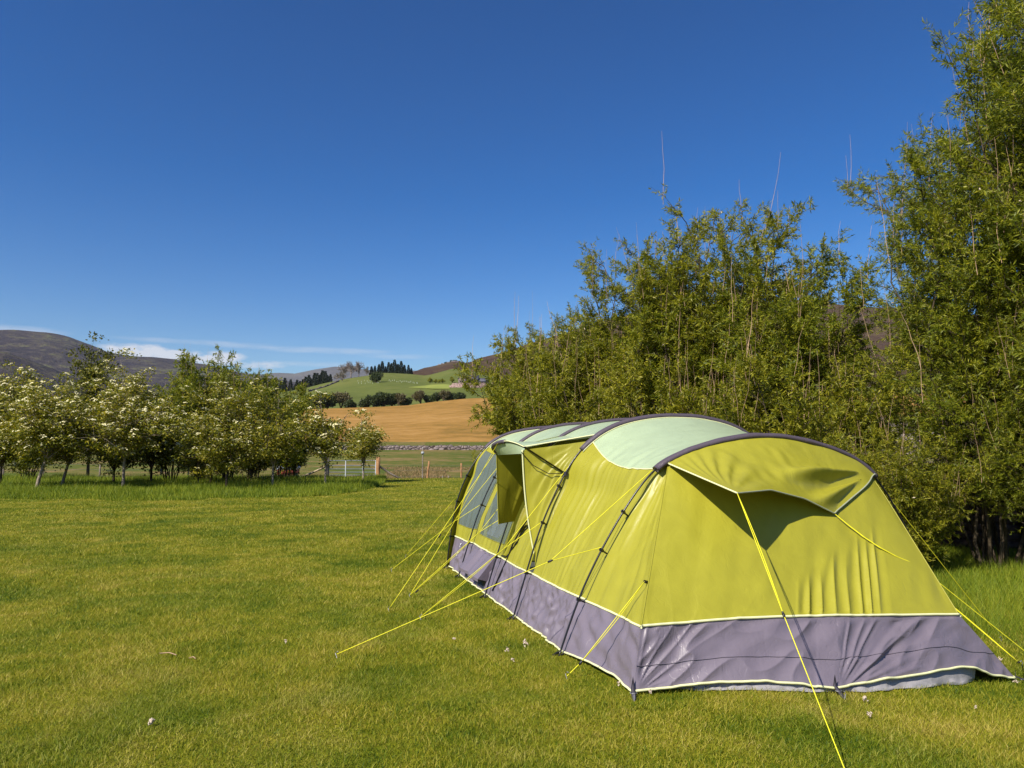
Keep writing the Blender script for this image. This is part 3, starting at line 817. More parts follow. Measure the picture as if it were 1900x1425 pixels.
# small white print on the skirt of the farthest bay
def skp(tau, z, o=.014): return fab(3, tau, vz(3, z), out=o)
mb = MB()
for cz, hz, wz in ((.355, .020, .05), (.325, .012, .09), (.29, .020, .10), (.25, .022, .08), (.21, .018, .10), (.175, .014, .06)):
    Pq = [skp(.60 - wz / 2, cz - hz * .6), skp(.60 + wz / 2, cz - hz * .2), skp(.60 + wz / 2, cz + hz * .6), skp(.60 - wz / 2, cz + hz * .2)]
    mb.add(np.array(Pq), [[0, 1, 2, 3]])
tl(mb.build('printed_mark', M['whiteprint']))

# ---- guy ropes, runners, pegs
def rope(pts, r=.0029, sag=0.0, name='guy_rope', runner=None, double=False):
    pts = [np.asarray(p, float) for p in pts]; P = []
    for i in range(len(pts) - 1):
        n_ = 12; x = np.linspace(0, 1, n_)[:, None]; q = pts[i] * (1 - x) + pts[i + 1] * x
        q[:, 2] -= sag * np.sin(np.pi * x[:, 0]) * np.linalg.norm(pts[i + 1] - pts[i]); P.append(q if i == 0 else q[1:])
    o = ttube(name, np.concatenate(P), r, 'rope', 5)
    if double:
        Q = np.concatenate(P) + np.array([.012, .004, -.004]) * np.sin(np.linspace(0, np.pi, len(np.concatenate(P))))[:, None] * 1.3
        m2 = MB().tube(np.concatenate(P), r, 5).tube(Q, r, 5); o.data = m2.mesh(name, M['rope'], True)
    return o


def runner(p, d, name='runner'):
    d = unit(np.asarray(d, float)); p = np.asarray(p, float)
    tl(MB().tube([p - d * .022, p, p + d * .022], [.006, .010, .007], 6).build(name, M['clip']))


def peg(g_, d):
    """steel hook peg leaning away from the pull d"""
    g_ = np.asarray(g_, float); d = np.array([d[0], d[1], 0]); d = unit(d)
    tl(MB().tube([g_ - d * .02 + [0, 0, -.06], g_ + d * .012 + [0, 0, .035], g_ + d * .0 + [0, 0, .05], g_ - d * .018 + [0, 0, .04]], .0035, 6).build('peg', M['steel']))


def onseg(a, b, k): return np.asarray(a) * (1 - k) + np.asarray(b) * k


hp = lambda k, z: W(hpt(k, vz(k, z))[0] - .01, HT[k], z)
gA = G(625, 1221); gB = G(781, 1150); gC = G(761, 1109); gD1 = G(722, 1135); gD2 = G(727, 1061); gE = G(753, 1035); gN = G(1052, 1260); gT = G(1573, 1452)
# A: two legs meeting
pa = hp(0, 1.43); pa2 = W(hpt(0, vz(0, .82))[0] - .02, HT[0] - .03, .82); jn = onseg(gA, pa, .46); jn = PY(1021, 1041, 6.0)
rope([pa, jn]); rope([pa2, jn]); rope([jn, gA + [0, 0, .03]]); runner(jn, gA - jn); peg(gA, gA - pa)
pb = hp(1, 1.66); pb2 = W(hpt(1, vz(1, .90))[0] - .02, HT[1], .90); jn = PY(935, 1018, 7.32)
rope([pb, jn]); rope([pb2, jn]); rope([jn, gB + [0, 0, .03]], double=True); runner(onseg(jn, gB, .93), gB - jn); peg(gB, gB - pb)
pc = hp(2, 1.60); pc2 = W(hpt(2, vz(2, .90))[0] - .02, HT[2], .90); jn = PY(890, 987, 8.40)
rope([pc, jn]); rope([pc2, jn]); rope([jn, gC + [0, 0, .03]], double=True); runner(onseg(jn, gC, .9), gC - jn); peg(gC, gC - pc)
pd = hp(3, 1.62); pd2 = W(hpt(3, vz(3, .90))[0] - .02, HT[3], .90); jn = PY(842, 968, 9.9)
rope([pd, jn]); rope([pd2, jn]); rope([jn, gD2 + [0, 0, .03]]); peg(gD2, gD2 - pd)
br0 = TW(AR[28, 0] - .02, AR[28, 1], AR[28, 2] - .01); br1 = ARW[2]
rope([br0, PY(838, 977, 8.6), gC + [0, 0, .03]]); rope([br1, gD1 + [0, 0, .03]]); peg(gD1, gD1 - br1); runner(onseg(br1, gD1, .55), gD1 - br1)
pe = hp(4, 1.62); pe2 = W(hpt(4, vz(4, .90))[0] - .02, HT[4], .95); rope([pe2, gE + [0, 0, .03]], .0028); rope([pe, gE + [0, 0, .03]], .0028) if False else None; peg(gE, gE - pe)
# end wall ropes
t1 = TW(*T1); t2 = TW(*T2)
gT[2] = float(gz(gT[0], gT[1]))
rope([t1, onseg(t1, gT, .52)], double=True); rope([onseg(t1, gT, .52), gT + [0, 0, .03]]); runner(onseg(t1, gT, .52), gT - t1); peg(gT, gT - t1)
ring = TW(*wall_at(1196, 1079, .012)); lp = PY(1078, 1229, 5.52)
rope([ring, lp], double=True); rope([lp, gN + [0, 0, .02]]); runner(lp, gN - lp); peg(gN, gN - ring)
tl(MB().tube([ring, ring + np.array([.03, .03, -.012])], .012, 6).build('clip', M['clip']))
rR = TW(*wall_at(1700, 1036, .05)); gR = GL(1896, 1237); gR2 = GL(1960, 1262)
sg_ = [t2] + [TW(*wall_at(x, y, .05)) for x, y in ((1575, 972), (1600, 990), (1630, 1008), (1662, 1023))] + [rR]
rope(sg_, double=True, r=.0034); rope([rR, gR2 + [0, 0, .03]], .0028); peg(gR2, gR2 - rR)
ring2 = TW(*wall_at(1728, 1076, .012)); lp2 = PY(1890, 1229, 5.95)
tl(MB().tube([ring2, ring2 + np.array([-.05, .02, .0])], .012, 6).build('clip', M['clip']))
rope([ring2, lp2], double=True); rope([lp2, gR + [0, 0, .02]], double=True); runner(lp2, gR - lp2); peg(gR, gR - ring2)
# ropes on the far side
for k in range(5):
    v_ = 1 - vz(k, 1.36 if k == 0 else 1.55); s_, z_ = hpt(k, v_); p0 = W(s_ + .01, HT[k], z_); gp = W(s_ + 1.5, HT[k] + .1, 0); gp[2] = float(gz(gp[0], gp[1]))
    rope([p0, gp + [0, 0, .03]]); peg(gp, gp - p0)
# corner straps with buckle
def corner(pw, d):
    pw = np.asarray(pw, float); d = unit(np.asarray(d, float)); e = pw + d * .12; e[2] = float(gz(e[0], e[1])) + .005
    tl(MB().tube([pw + [0, 0, .10], pw + [0, 0, .02], e], [.012, .014, .014], 5, ell=(np.array([0, 0, 1.0]), 1.1, .3)).build('corner_strap', M['strap']))
    c = onseg(pw, e, .35) + [0, 0, .012]; R_ = .022; th = np.linspace(0, 2 * np.pi, 9)
    sd_ = np.array([d[1], -d[0], 0]); tl(MB().tube([c + sd_ * R_ * math.cos(x) + d * R_ * .7 * math.sin(x) for x in th], .003, 5).build('buckle', M['steel']))
    peg(e, d)


corner(TW(*pegL), [-.10, -1, 0]); corner(TW(*pegR), [.9, -.5, 0]); corner(TW(*midp), [.1, -1, 0])

# ------------------------------------------------------------------ plants
def leaf_quads(P, D, length, width, rng, droop=0.0):
    """one folded diamond per leaf; P base points, D directions"""
    n = len(P); D = unit(D + np.array([0, 0, -1.0]) * droop)
    R = unit(np.cross(D, rng.normal(size=(n, 3))))
    ln = (length * rng.uniform(.65, 1.25, n))[:, None]; wd = (width * rng.uniform(.7, 1.2, n))[:, None]
    m_ = P + D * ln * .45
    V = np.stack([P, m_ + R * wd * .5, P + D * ln, m_ - R * wd * .5], 1).reshape(-1, 3)
    return V, np.arange(4 * n).reshape(-1, 4)


def curve_pts(p, d, ln, up, k, rng, wob=.05):
    t = np.linspace(0, 1, k)[:, None]
    q = p + d * ln * t + np.array([0, 0, 1.0]) * up * ln * t ** 2
    q[1:] += rng.normal(size=(k - 1, 3)) * wob * ln / k
    return q


def shrub(seed, H, spread, nst, nbr, nsh, nlf, leaf=(.085, .013), stem_r=.03, lowest=.12, shoot=.5, upb=.5, lean=(4, 32), base=.35, clump=.5, topthin=.5):
    """many-stemmed willow: returns (bark MB, leaf P, leaf D, twig starts)"""
    rng = np.random.default_rng(seed); mb = MB(); LP = []; LD = []; tips = []
    for i in range(nst):
        az = 2 * np.pi * (i + rng.uniform(-.4, .4)) / nst; ln = math.radians(rng.uniform(*lean))
        d = np.array([math.cos(az) * math.sin(ln), math.sin(az) * math.sin(ln), math.cos(ln)])
        b = np.array([math.cos(az), math.sin(az), 0]) * base * rng.uniform(.2, 1)
        h = H * rng.uniform(.68, 1.0) * (1 - .25 * math.sin(ln)); k = 9
        S = curve_pts(b, d * np.array([spread, spread, 1]), h, .06, k, rng, .18)
        S[:, 2] *= h / max(S[-1, 2], .1)
        mb.tube(S, np.linspace(stem_r * rng.uniform(.7, 1.3), .006, k), 5, False)
        tips.append(S[-1])
        for j in range(nbr):
            t = lowest + (1 - lowest) * ((j + rng.uniform(0, 1)) / nbr) ** .85; x = t * (k - 1); a = min(int(x), k - 2)
            p = S[a] * (1 - x + a) + S[a + 1] * (x - a)
            sd_ = unit(S[a + 1] - S[a]); ra = rng.uniform(0, 2 * np.pi)
            o = np.array([math.cos(ra), math.sin(ra), 0]) + .6 * np.array([math.cos(az), math.sin(az), 0])
            bl = H * rng.uniform(.08, .19) * (1.15 - .75 * t) + .18
            bd = unit(unit(o) * 1.0 + sd_ * rng.uniform(.2, .9))
            B = curve_pts(p, bd, bl, upb * rng.uniform(.2, 1), 5, rng, .2)
            mb.tube(B, np.linspace(.010, .003, 5), 3, False)
            tips.append(B[-1])
            tt = rng.uniform(.15, 1, nsh); bx = tt * 4; ba = np.minimum(bx.astype(int), 3)
            sp = B[ba] * (1 - bx + ba)[:, None] + B[ba + 1] * (bx - ba)[:, None]
            dd = unit(bd + rng.normal(size=(nsh, 3)) * .75 + np.array([0, 0, .45]))
            sl = shoot * rng.uniform(.5, 1.2, nsh) * (1 - topthin * max(0, t - .7))
            m_ = int(nlf * (1 - topthin * max(0, t - .6)))
            u = rng.uniform(.1, 1, (nsh, m_))
            lp = sp[:, None] + dd[:, None] * (sl[:, None] * u)[..., None]
            lp[..., 2] += -.12 * sl[:, None] * u ** 2
            ld = unit(dd[:, None] * .8 + rng.normal(size=(nsh, m_, 3)) * .6)
            LP.append(lp.reshape(-1, 3)); LD.append(ld.reshape(-1, 3))
            for q in range(0, nsh, 3): mb.tube(np.stack([sp[q], sp[q] + dd[q] * sl[q]]), .0025, 3, False)
    return mb, np.concatenate(LP), np.concatenate(LD), np.array(tips), rng


def dead_twigs(tips, rng, n, lo=.45, hi=1.25, r=.0060, top=.15):
    mb = MB(); hs = tips[:, 2]; idx = np.where(hs > np.quantile(hs, top))[0]
    for i in rng.choice(idx, n):
        ln = rng.uniform(lo, hi); d = unit(np.array([rng.normal() * .13, rng.normal() * .13, 1.0]))
        p = tips[i] - d * ln * rng.uniform(.12, .4)
        c = curve_pts(p, d, ln * 1.3, 0, 5, rng, .05)
        c[:, 0] += rng.normal() * .06 * np.linspace(0, 1, 5) ** 2
        mb.tube(c, np.linspace(r, r * .3, 5), 3, False)
    return mb


def catkins(LP, rng, n, s=.03):
    mb = MB()
    for i in rng.choice(len(LP), n):
        a = unit(rng.normal(size=3)); mb.tube(np.stack([LP[i] - a * s, LP[i], LP[i] + a * s]), [s * .25, s * .55, s * .2], 5)
    return mb


PROTO = {}


def willow_proto(key, seed, H, spread, nst, nbr, nsh, nlf, leaf, mat, twigs=40, cat=40, **kw):
    mb, LP, LD, tips, rng = shrub(seed, H, spread, nst, nbr, nsh, nlf, leaf, **kw)
    V, Q = leaf_quads(LP, LD, leaf[0], leaf[1], rng, .25)
    d = {'stems': mb.mesh('stems', M['bark'], True), 'crown': mesh_np('crown', V, [Q], M[mat])}
    if twigs: d['bare_shoots'] = dead_twigs(tips, rng, twigs).mesh('bare_shoots', M['twig'])
    if cat: d['catkins'] = catkins(LP, rng, cat).mesh('catkins', M['fluff'])
    PROTO[key] = d


def put_tree(key, name, loc, rz, s, label, cat, group, sz=1.0):
    e = empty(name, loc, label, cat, group, rz); e.scale = (s, s, s * sz)
    for part, me in PROTO[key].items():
        o = link(part, me, e)
        if part in ('catkins', 'blossom', 'bare_shoots'): o['kind'] = 'stuff'
    return e


def rowan_proto(key, seed, H, R, zc, trunk, nfl, mat='rowan', dens=1.0, lean=(0, 0), nb=26, fork=.9, bark='palebark', squash=.8, leafs=(.11, .055)):
    """single-stemmed small tree: pale trunk, forked limbs, clumped compound leaves, flat cream flower heads"""
    rng = np.random.default_rng(seed); mb = MB(); LP = []; LD = []; FP = []
    top = np.array([lean[0], lean[1], fork])
    T = np.array([[0, 0, -.1], [lean[0] * .25, lean[1] * .25, fork * .35], [lean[0] * .7, lean[1] * .7, fork * .75], top])
    mb.tube(T, [trunk * 1.25, trunk, trunk * .9, trunk * .8], 8, False)
    c = np.array([lean[0] * 1.4, lean[1] * 1.4, zc])
    for i in range(nb):
        while True:
            q = rng.uniform(-1, 1, 3)
            if .25 < np.linalg.norm(q) < 1: break
        q = q * (1 + .18 * rng.normal())
        e = c + q * np.array([R, R, (H - zc) if q[2] > 0 else (zc - fork) * squash])
        if q[2] > .3: e[:2] = c[:2] + (e[:2] - c[:2]) * .75
        m1 = top + (e - top) * .35 + np.array([0, 0, .12 * np.linalg.norm(e - top)])
        m2 = top + (e - top) * .7 + np.array([0, 0, .12 * np.linalg.norm(e - top)])
        k = rng.uniform(-.05, .05, 3)
        mb.tube(np.array([top + k * .4 + [0, 0, -.1], m1 + k, m2, e]), [trunk * .5, trunk * .34, trunk * .2, .006], 5, False)
        for j in range(int(11 * dens)):
            s = rng.uniform(.35, 1.08); p = top + (e - top) * s + np.array([0, 0, .12 * np.linalg.norm(e - top) * math.sin(min(s, 1) * 3.1)])
            off = rng.normal(size=3) * R * .20; off[2] *= .8; tip = p + off
            mb.tube(np.stack([p, tip]), .005, 3, False)
            n = int(rng.uniform(30, 56))
            lp = tip + rng.normal(size=(n, 3)) * np.array([.16, .16, .09]); LP.append(lp); ld = rng.normal(size=(n, 3)) * np.array([1, 1, .5]) + unit(tip - c) * .5; LD.append(ld)
            FP.append(tip + np.array([0, 0, .10]) + rng.normal(size=3) * .03)
    LP = np.concatenate(LP); LD = np.concatenate(LD)
    V, Q = leaf_quads(LP, LD, leafs[0], leafs[1], rng, .15)
    d = {'trunk': mb.mesh('trunk', M[bark], True), 'crown': mesh_np('crown', V, [Q], M[mat])}
    if nfl:
        FP = np.array(FP); o = np.linalg.norm((FP - c) / np.array([R, R, H - zc]), axis=1) + .25 * (FP[:, 2] - c[2]) / (H - zc) - .22 * FP[:, 0] / R - .22 * FP[:, 1] * -1 / R * -1
        idx = np.argsort(-o + rng.normal(size=len(o)) * .25)[:nfl]; fb = MB()
        for i in idx:
            r = rng.uniform(.06, .115); m_ = 9
            nrm = unit(np.array([rng.normal() * .3 - .15, rng.normal() * .3 - .25, 1.0])); a = unit(np.cross(nrm, [1, .2, 0])); b = np.cross(nrm, a)
            for q in range(9):
                u, v = rng.normal(size=2) * r * .55; cc = FP[i] + a * u + b * v + nrm * (r * .45 - (u * u + v * v) / r * .4)
                rr = r * rng.uniform(.28, .45)
                Vv = np.array([cc + a * rr, cc + b * rr, cc - a * rr, cc - b * rr, cc + nrm * rr * .7])
                fb.add(Vv, None, [[0, 1, 4], [1, 2, 4], [2, 3, 4], [3, 0, 4]])
        d['blossom'] = fb.mesh('blossom', M['blossom'])
    PROTO[key] = d


def bush_proto(key, seed, R, H, n, ls, mat, trunk=True, lumps=9, name='crown'):
    rng = np.random.default_rng(seed); mb = MB(); LP = []
    cs = []
    for i in range(lumps):
        a = rng.uniform(0, 2 * np.pi); rr = R * math.sqrt(rng.uniform(0, 1)) * .65
        cs.append(([rr * math.cos(a), rr * math.sin(a), H * rng.uniform(.3, .72)], R * rng.uniform(.28, .5)))
    for c, r in cs:
        q = unit(rng.normal(size=(n // lumps, 3))) * (rng.uniform(.55, 1.08, (n // lumps, 1))) * r
        q[:, 2] *= .85; p = q + c; p[:, 2] = np.maximum(p[:, 2], .05); LP.append(p)
        mb.tube(np.array([[0, 0, -.2], [c[0] * .4, c[1] * .4, c[2] * .5], c]), [.06 * R / 2 + .03, .05 * R / 2 + .02, .02], 4, False)
    LP = np.concatenate(LP); V, Q = leaf_quads(LP, unit(rng.normal(size=LP.shape)), ls, ls * .8, rng)
    PROTO[key] = {'trunk': mb.mesh('trunk', M['bark']), 'crown': mesh_np('crown', V, [Q], M[mat])}


def conifer_proto(key, seed, H, R):
    rng = np.random.default_rng(seed); mb = MB(); mb.tube([[0, 0, -1], [0, 0, H * .5], [0, 0, H]], [.22, .14, .02], 5, False)
    LP = []; LD = []; z = H * .12
    while z < H:
        r = R * (1 - z / H) ** .8 * rng.uniform(.75, 1.15) + .12
        m_ = 7
        for a in np.arange(m_) / m_ * 6.283 + rng.uniform(0, 1):
            k = int(16 * r / R) + 4; s = np.sqrt(rng.uniform(.02, 1, k)) * r * rng.uniform(.75, 1.2)
            aa = a + rng.normal(size=k) * .25
            LP.append(np.stack([np.cos(aa) * s, np.sin(aa) * s, z - s * .25 + rng.normal(size=k) * .15], 1))
            LD.append(np.stack([np.cos(aa), np.sin(aa), -.4 + rng.normal(size=k) * .3], 1))
        z += H * .045
    LP = np.concatenate(LP); LD = np.concatenate(LD); V, Q = leaf_quads(LP, LD, .75, .45, rng)
    PROTO[key] = {'trunk': mb.mesh('trunk', M['bark']), 'crown': mesh_np('crown', V, [Q], M['conifer'])}


def bare_proto(key, seed, H, leaves=0, mat='bushbrown'):
    rng = np.random.default_rng(seed); mb = MB(); tw = MB(); tips = []

    def rec(p, d, ln, r, lv, dst):
        k = 4; c = curve_pts(p, d, ln, .06, k, rng, .25); dst.tube(c, np.linspace(r, r * .6, k), 4, False)
        if lv == 0: tips.append(c[-1]); return
        for i in range(3 if lv < 4 else 4):
            rec(c[-1 if i < 2 else 2], unit(d + rng.normal(size=3) * .5 + np.array([0, 0, .12])), ln * rng.uniform(.6, .85), r * .71, lv - 1, tw if lv < 4 else dst)
    rec(np.array([0, 0, -.3]), np.array([0, 0, 1.0]), H * .26, H * .03, 5, mb)
    d = {'trunk': mb.mesh('trunk', M['greytwig']), 'crown': tw.mesh('crown', M['greytwig'])}
    if leaves:
        tips = np.array(tips); LP = tips[rng.integers(0, len(tips), leaves)] + rng.normal(size=(leaves, 3)) * .35
        V, Q = leaf_quads(LP, unit(rng.normal(size=LP.shape)), .4, .3, rng)
        d['foliage'] = mesh_np('foliage', V, [Q], M[mat])
    PROTO[key] = d


# willow kinds for the hedge behind the tent
willow_proto('w_near', 11, 7.6, .85, 22, 26, 15, 30, (.085, .015), 'willow', 75, 60, lowest=.20, shoot=.40, lean=(2, 22), topthin=.0)
willow_proto('w_tall', 12, 6.4, .8, 18, 22, 13, 26, (.095, .020), 'willow', 60, 55, lowest=.10, shoot=.36, lean=(2, 20), topthin=.2)
willow_proto('w_airy', 13, 6.6, .75, 15, 20, 12, 25, (.095, .020), 'willow2', 55, 40, lowest=.10, shoot=.36, lean=(2, 18), topthin=.3)
willow_proto('w_low', 14, 3.6, 1.05, 18, 16, 12, 24, (.09, .020), 'willow2', 60, 16, lowest=.08, shoot=.36, lean=(4, 40), topthin=.1)
willow_proto('w_back', 15, 5.2, .75, 15, 15, 10, 14, (.15, .042), 'willow', 40, 0, lowest=.14, shoot=.42, lean=(2, 20), topthin=.35)

HG = 'willows in the hedge behind the tent'
for (key, name, x, y, s, rz, sz, lab) in [
    ('w_near', 'willow_tree', 8.75, 10.2, 1.08, 0.3, 1.15, 'tallest willow at the right edge of the photo, rising past the top of the frame'),
    ('w_near', 'willow_tree', 9.6, 11.6, 1.1, 3.3, 1.12, 'second tall willow close behind the tallest willow at the right edge'),
    ('w_near', 'willow_shrub', 8.0, 11.0, .58, 2.2, 1.0, 'low spreading willow hanging over the log shed at the right'),
    ('w_near', 'willow_tree', 7.75, 12.2, .92, 2.0, 1.06, 'broad willow with bare pink shoots on top, left of the tallest willow'),
    ('w_tall', 'willow_tree', 6.7, 14.8, .60, 1.1, 1.0, 'shorter willow in the dip between the broad willow and the hedge middle'),
    ('w_tall', 'willow_tree', 5.5, 15.2, .98, 4.0, 1.02, 'tall willow above the right end of the near tent hoop'),
    ('w_airy', 'willow_tree', 4.55, 16.2, 1.05, 0.0, 1.05, 'tallest willow of the hedge middle, thin topped, above the near tent hoop'),
    ('w_tall', 'willow_tree', 3.9, 16.6, .98, 5.3, 1.0, 'dense willow just left of the tallest thin topped willow'),
    ('w_airy', 'willow_tree', 3.0, 17.6, .98, 2.6, 1.0, 'airy willow above the pale tent roof with loose leaf tufts against the sky'),
    ('w_tall', 'willow_tree', 2.1, 18.8, .80, 3.1, 1.05, 'pointed willow above the far half of the tent roof'),
    ('w_low', 'willow_shrub', 2.0, 17.4, 1.0, 0.4, 1.1, 'bushy low willow directly behind the far half of the tent roof'),
    ('w_low', 'willow_shrub', 1.0, 19.3, 1.1, 1.9, 1.15, 'rounded willow shrub behind the far tent hoops'),
    ('w_low', 'willow_shrub', 1.7, 21.2, .92, 3.7, 1.15, 'leftmost big willow shrub of the hedge, beside the brown field'),
    ('w_low', 'willow_shrub', 3.9, 15.2, 1.0, 5.0, 1.0, 'low bushy willow filling the hedge behind the second tent hoop'),
    ('w_low', 'willow_shrub', 5.0, 13.9, .95, .9, 1.05, 'low willow in front of the stone wall, right of the near hoop apex'),
    ('w_low', 'willow_shrub', 6.1, 12.0, .62, 2.9, 1.0, 'small leafy willow close behind the right shoulder of the tent'),
    ('w_low', 'willow_shrub', -.15, 19.6, .46, 4.4, 1.0, 'small willow sprig bush at the foot of the hedge by the far tent end'),
]:
    put_tree(key, name, (x, y, float(gz(x, y)) - .05), rz, s, lab, 'willow', HG, sz)
put_tree('w_airy', 'willow_tree', (1.05, 19.8, -.3), 4.6, .66, 'slender willow standing clear against the sky at the left of the hedge', 'willow', HG, 1.25)

# flowering trees on the left and the darker willows behind them
rowan_proto('r_big', 31, 5.2, 2.1, 2.9, .055, 560, nb=42, fork=1.3, dens=1.15)
rowan_proto('r_lean', 32, 4.7, 1.75, 2.7, .065, 440, nb=34, lean=(.35, 0), fork=1.25)
rowan_proto('r_wide', 33, 4.6, 1.8, 2.4, .05, 430, nb=34, fork=.9, bark='bark')
rowan_proto('r_plain', 34, 4.3, 1.3, 2.6, .045, 40, nb=26, fork=1.1, dens=.8)
rowan_proto('r_small', 35, 3.6, 1.2, 2.3, .045, 230, nb=20, fork=1.1, dens=.9)
RG = 'flowering rowans in the row on the left'


def on_px(u, Y, z=None):
    x = (u - 950) / F * (Y * math.cos(PH) + 0)
    return (x, Y, 0.0 if z is None else z)


for (key, u, Y, s, rz, sz, lab) in [
    ('r_wide', 8, 31.5, 1.1, 0.2, 1.05, 'cream flowering rowan cut off by the left edge of the photo'),
    ('r_lean', 74, 30.5, 1.05, 0.0, 1.02, 'cream flowering rowan on a pale slightly leaning trunk, second from the left edge'),
    ('r_lean', 121, 32.5, .90, 6.0, .98, 'flowering rowan on the bent dark and pale trunk, third from the left edge'),
    ('r_big', 234, 31.0, 1.08, 1.0, .98, 'largest cream flowering rowan, straight thin grey trunk, left of centre of the row'),
    ('r_wide', 424, 30.5, 1.0, 2.4, 1.0, 'bushy cream flowering rowan in the middle of the row'),
    ('r_wide', 372, 33.5, .72, 4.4, .8, 'low flowering rowan at the left foot of the middle rowan'),
    ('r_plain', 509, 31.0, 1.0, 3.3, 1.0, 'sparse rowan with hardly any flowers and a pale straight trunk'),
    ('r_small', 606, 31.5, 1.05, 0.6, 1.0, 'small cream flowering rowan in front of the left gate post'),
    ('r_small', 676, 38.0, 1.02, 5.2, .93, 'small cream flowering rowan in front of the metal gate, rightmost of the row'),
]:
    x = (u - 950) / F * Y
    put_tree(key, 'rowan_tree', (x, Y, -.02), rz, s, lab, 'rowan tree', RG, sz)
rowan_proto('alder', 41, 5.4, 1.3, 3.2, .07, 0, 'alder', 1.0, nb=34, fork=.9, bark='bark', leafs=(.12, .08))
rowan_proto('dark_small', 42, 4.2, 1.2, 2.4, .06, 0, 'alder', 1.0, nb=26, fork=.8, bark='bark', leafs=(.12, .08))
BG = 'darker trees behind the flowering rowans'
for (key, nm, u, Y, s, rz, sz, lab, cat) in [
    ('alder', 'alder_tree', 168, 41, 1.15, 0.4, 1.22, 'tall dark twiggy tree whose top stands against the left mountain', 'tree'),
    ('dark_small', 'alder_tree', 216, 35, 1.0, 2.0, 1.0, 'dark leafy tree with a thick trunk just behind the largest rowan', 'tree'),
    ('dark_small', 'alder_tree', 285, 36, 1.05, 4.0, 1.0, 'dark tree at the right foot of the largest rowan', 'tree'),
    ('w_back', 'willow_tree', 60, 40, 1.0, 1.0, .9, 'green willow behind the second and third rowans', 'willow'),
    ('w_back', 'willow_tree', 322, 37, .92, 0.2, 1.08, 'upright green willow right of the largest rowan', 'willow'),
    ('w_back', 'willow_tree', 376, 38, 1.02, 1.6, 1.24, 'tallest upright willow of the left group, its tuft above the mountain line', 'willow'),
    ('w_back', 'willow_tree', 425, 39, .95, 2.9, 1.12, 'green willow behind the middle rowan', 'willow'),
    ('w_back', 'willow_tree', 470, 38, .92, 4.1, 1.16, 'green willow with thin tufts left of the sparse rowan', 'willow'),
    ('w_back', 'willow_tree', 530, 38.5, .88, 5.2, 1.1, 'rightmost upright willow of the left group, behind the sparse rowan', 'willow'),
    ('dark_small', 'alder_tree', 548, 40, .8, 5.0, .9, 'low dark tree left of the wooden brace of the gate', 'tree'),
    ('dark_small', 'alder_tree', 395, 35.5, .85, 1.0, .85, 'dark low tree with several black stems below the middle rowan', 'tree'),
    ('dark_small', 'alder_tree', 470, 35, .85, 2.7, .85, 'dark low tree with slanting black stems beside the sparse rowan', 'tree'),
]:
    x = (u - 950) / F * Y
    put_tree(key, nm, (x, Y, -.05), rz, s, lab, cat, BG, sz)


# ------------------------------------------------------------------ grass
def blades(P, h, wd, rng, lean=.6, seg=1):
    n = len(P); a = rng.uniform(0, 2 * np.pi, n); D = np.stack([np.cos(a), np.sin(a), np.zeros(n)], 1)
    b = rng.uniform(0, 2 * np.pi, n); Lx = np.stack([np.cos(b), np.sin(b), np.zeros(n)], 1)
    h = h[:, None]; w2 = (wd / 2)[:, None]; l = (rng.uniform(.1, 1, n) * lean)[:, None]
    up = np.array([0, 0, 1.0])
    if seg == 1:
        V = np.stack([P - D * w2, P + D * w2, P + up * h + Lx * h * l], 1)
        return V.reshape(-1, 3), [], np.arange(3 * n).reshape(-1, 3)
    m_ = P + up * h * .55 + Lx * h * l * .3
    V = np.stack([P - D * w2, P + D * w2, m_ + D * w2 * .75, m_ - D * w2 * .75, P + up * h + Lx * h * l], 1).reshape(-1, 3)
    i = np.arange(n) * 5
    return V, np.stack([i, i + 1, i + 2, i + 3], 1), np.stack([i + 3, i + 2, i + 4], 1)


def in_tent(x, y, pad=0.0):
    dx = x - .359; dy = y - 6.113; s = dx * .961 + dy * .276; t = -dx * .276 + dy * .961
    return (s > .12 - pad) & (s < 3.45 + pad) & (t > -1.02 - pad) & (t < 4.72 + pad) & ((t > 0) | (s > .05 + .12 * -t))


def strip_front(u):
    """distance of the front edge of the unmown strip on the left"""
    return np.interp(u, [-1500, 0, 300, 560, 660, 700, 716], [24.5, 24.8, 24.6, 26, 29, 33, 38])


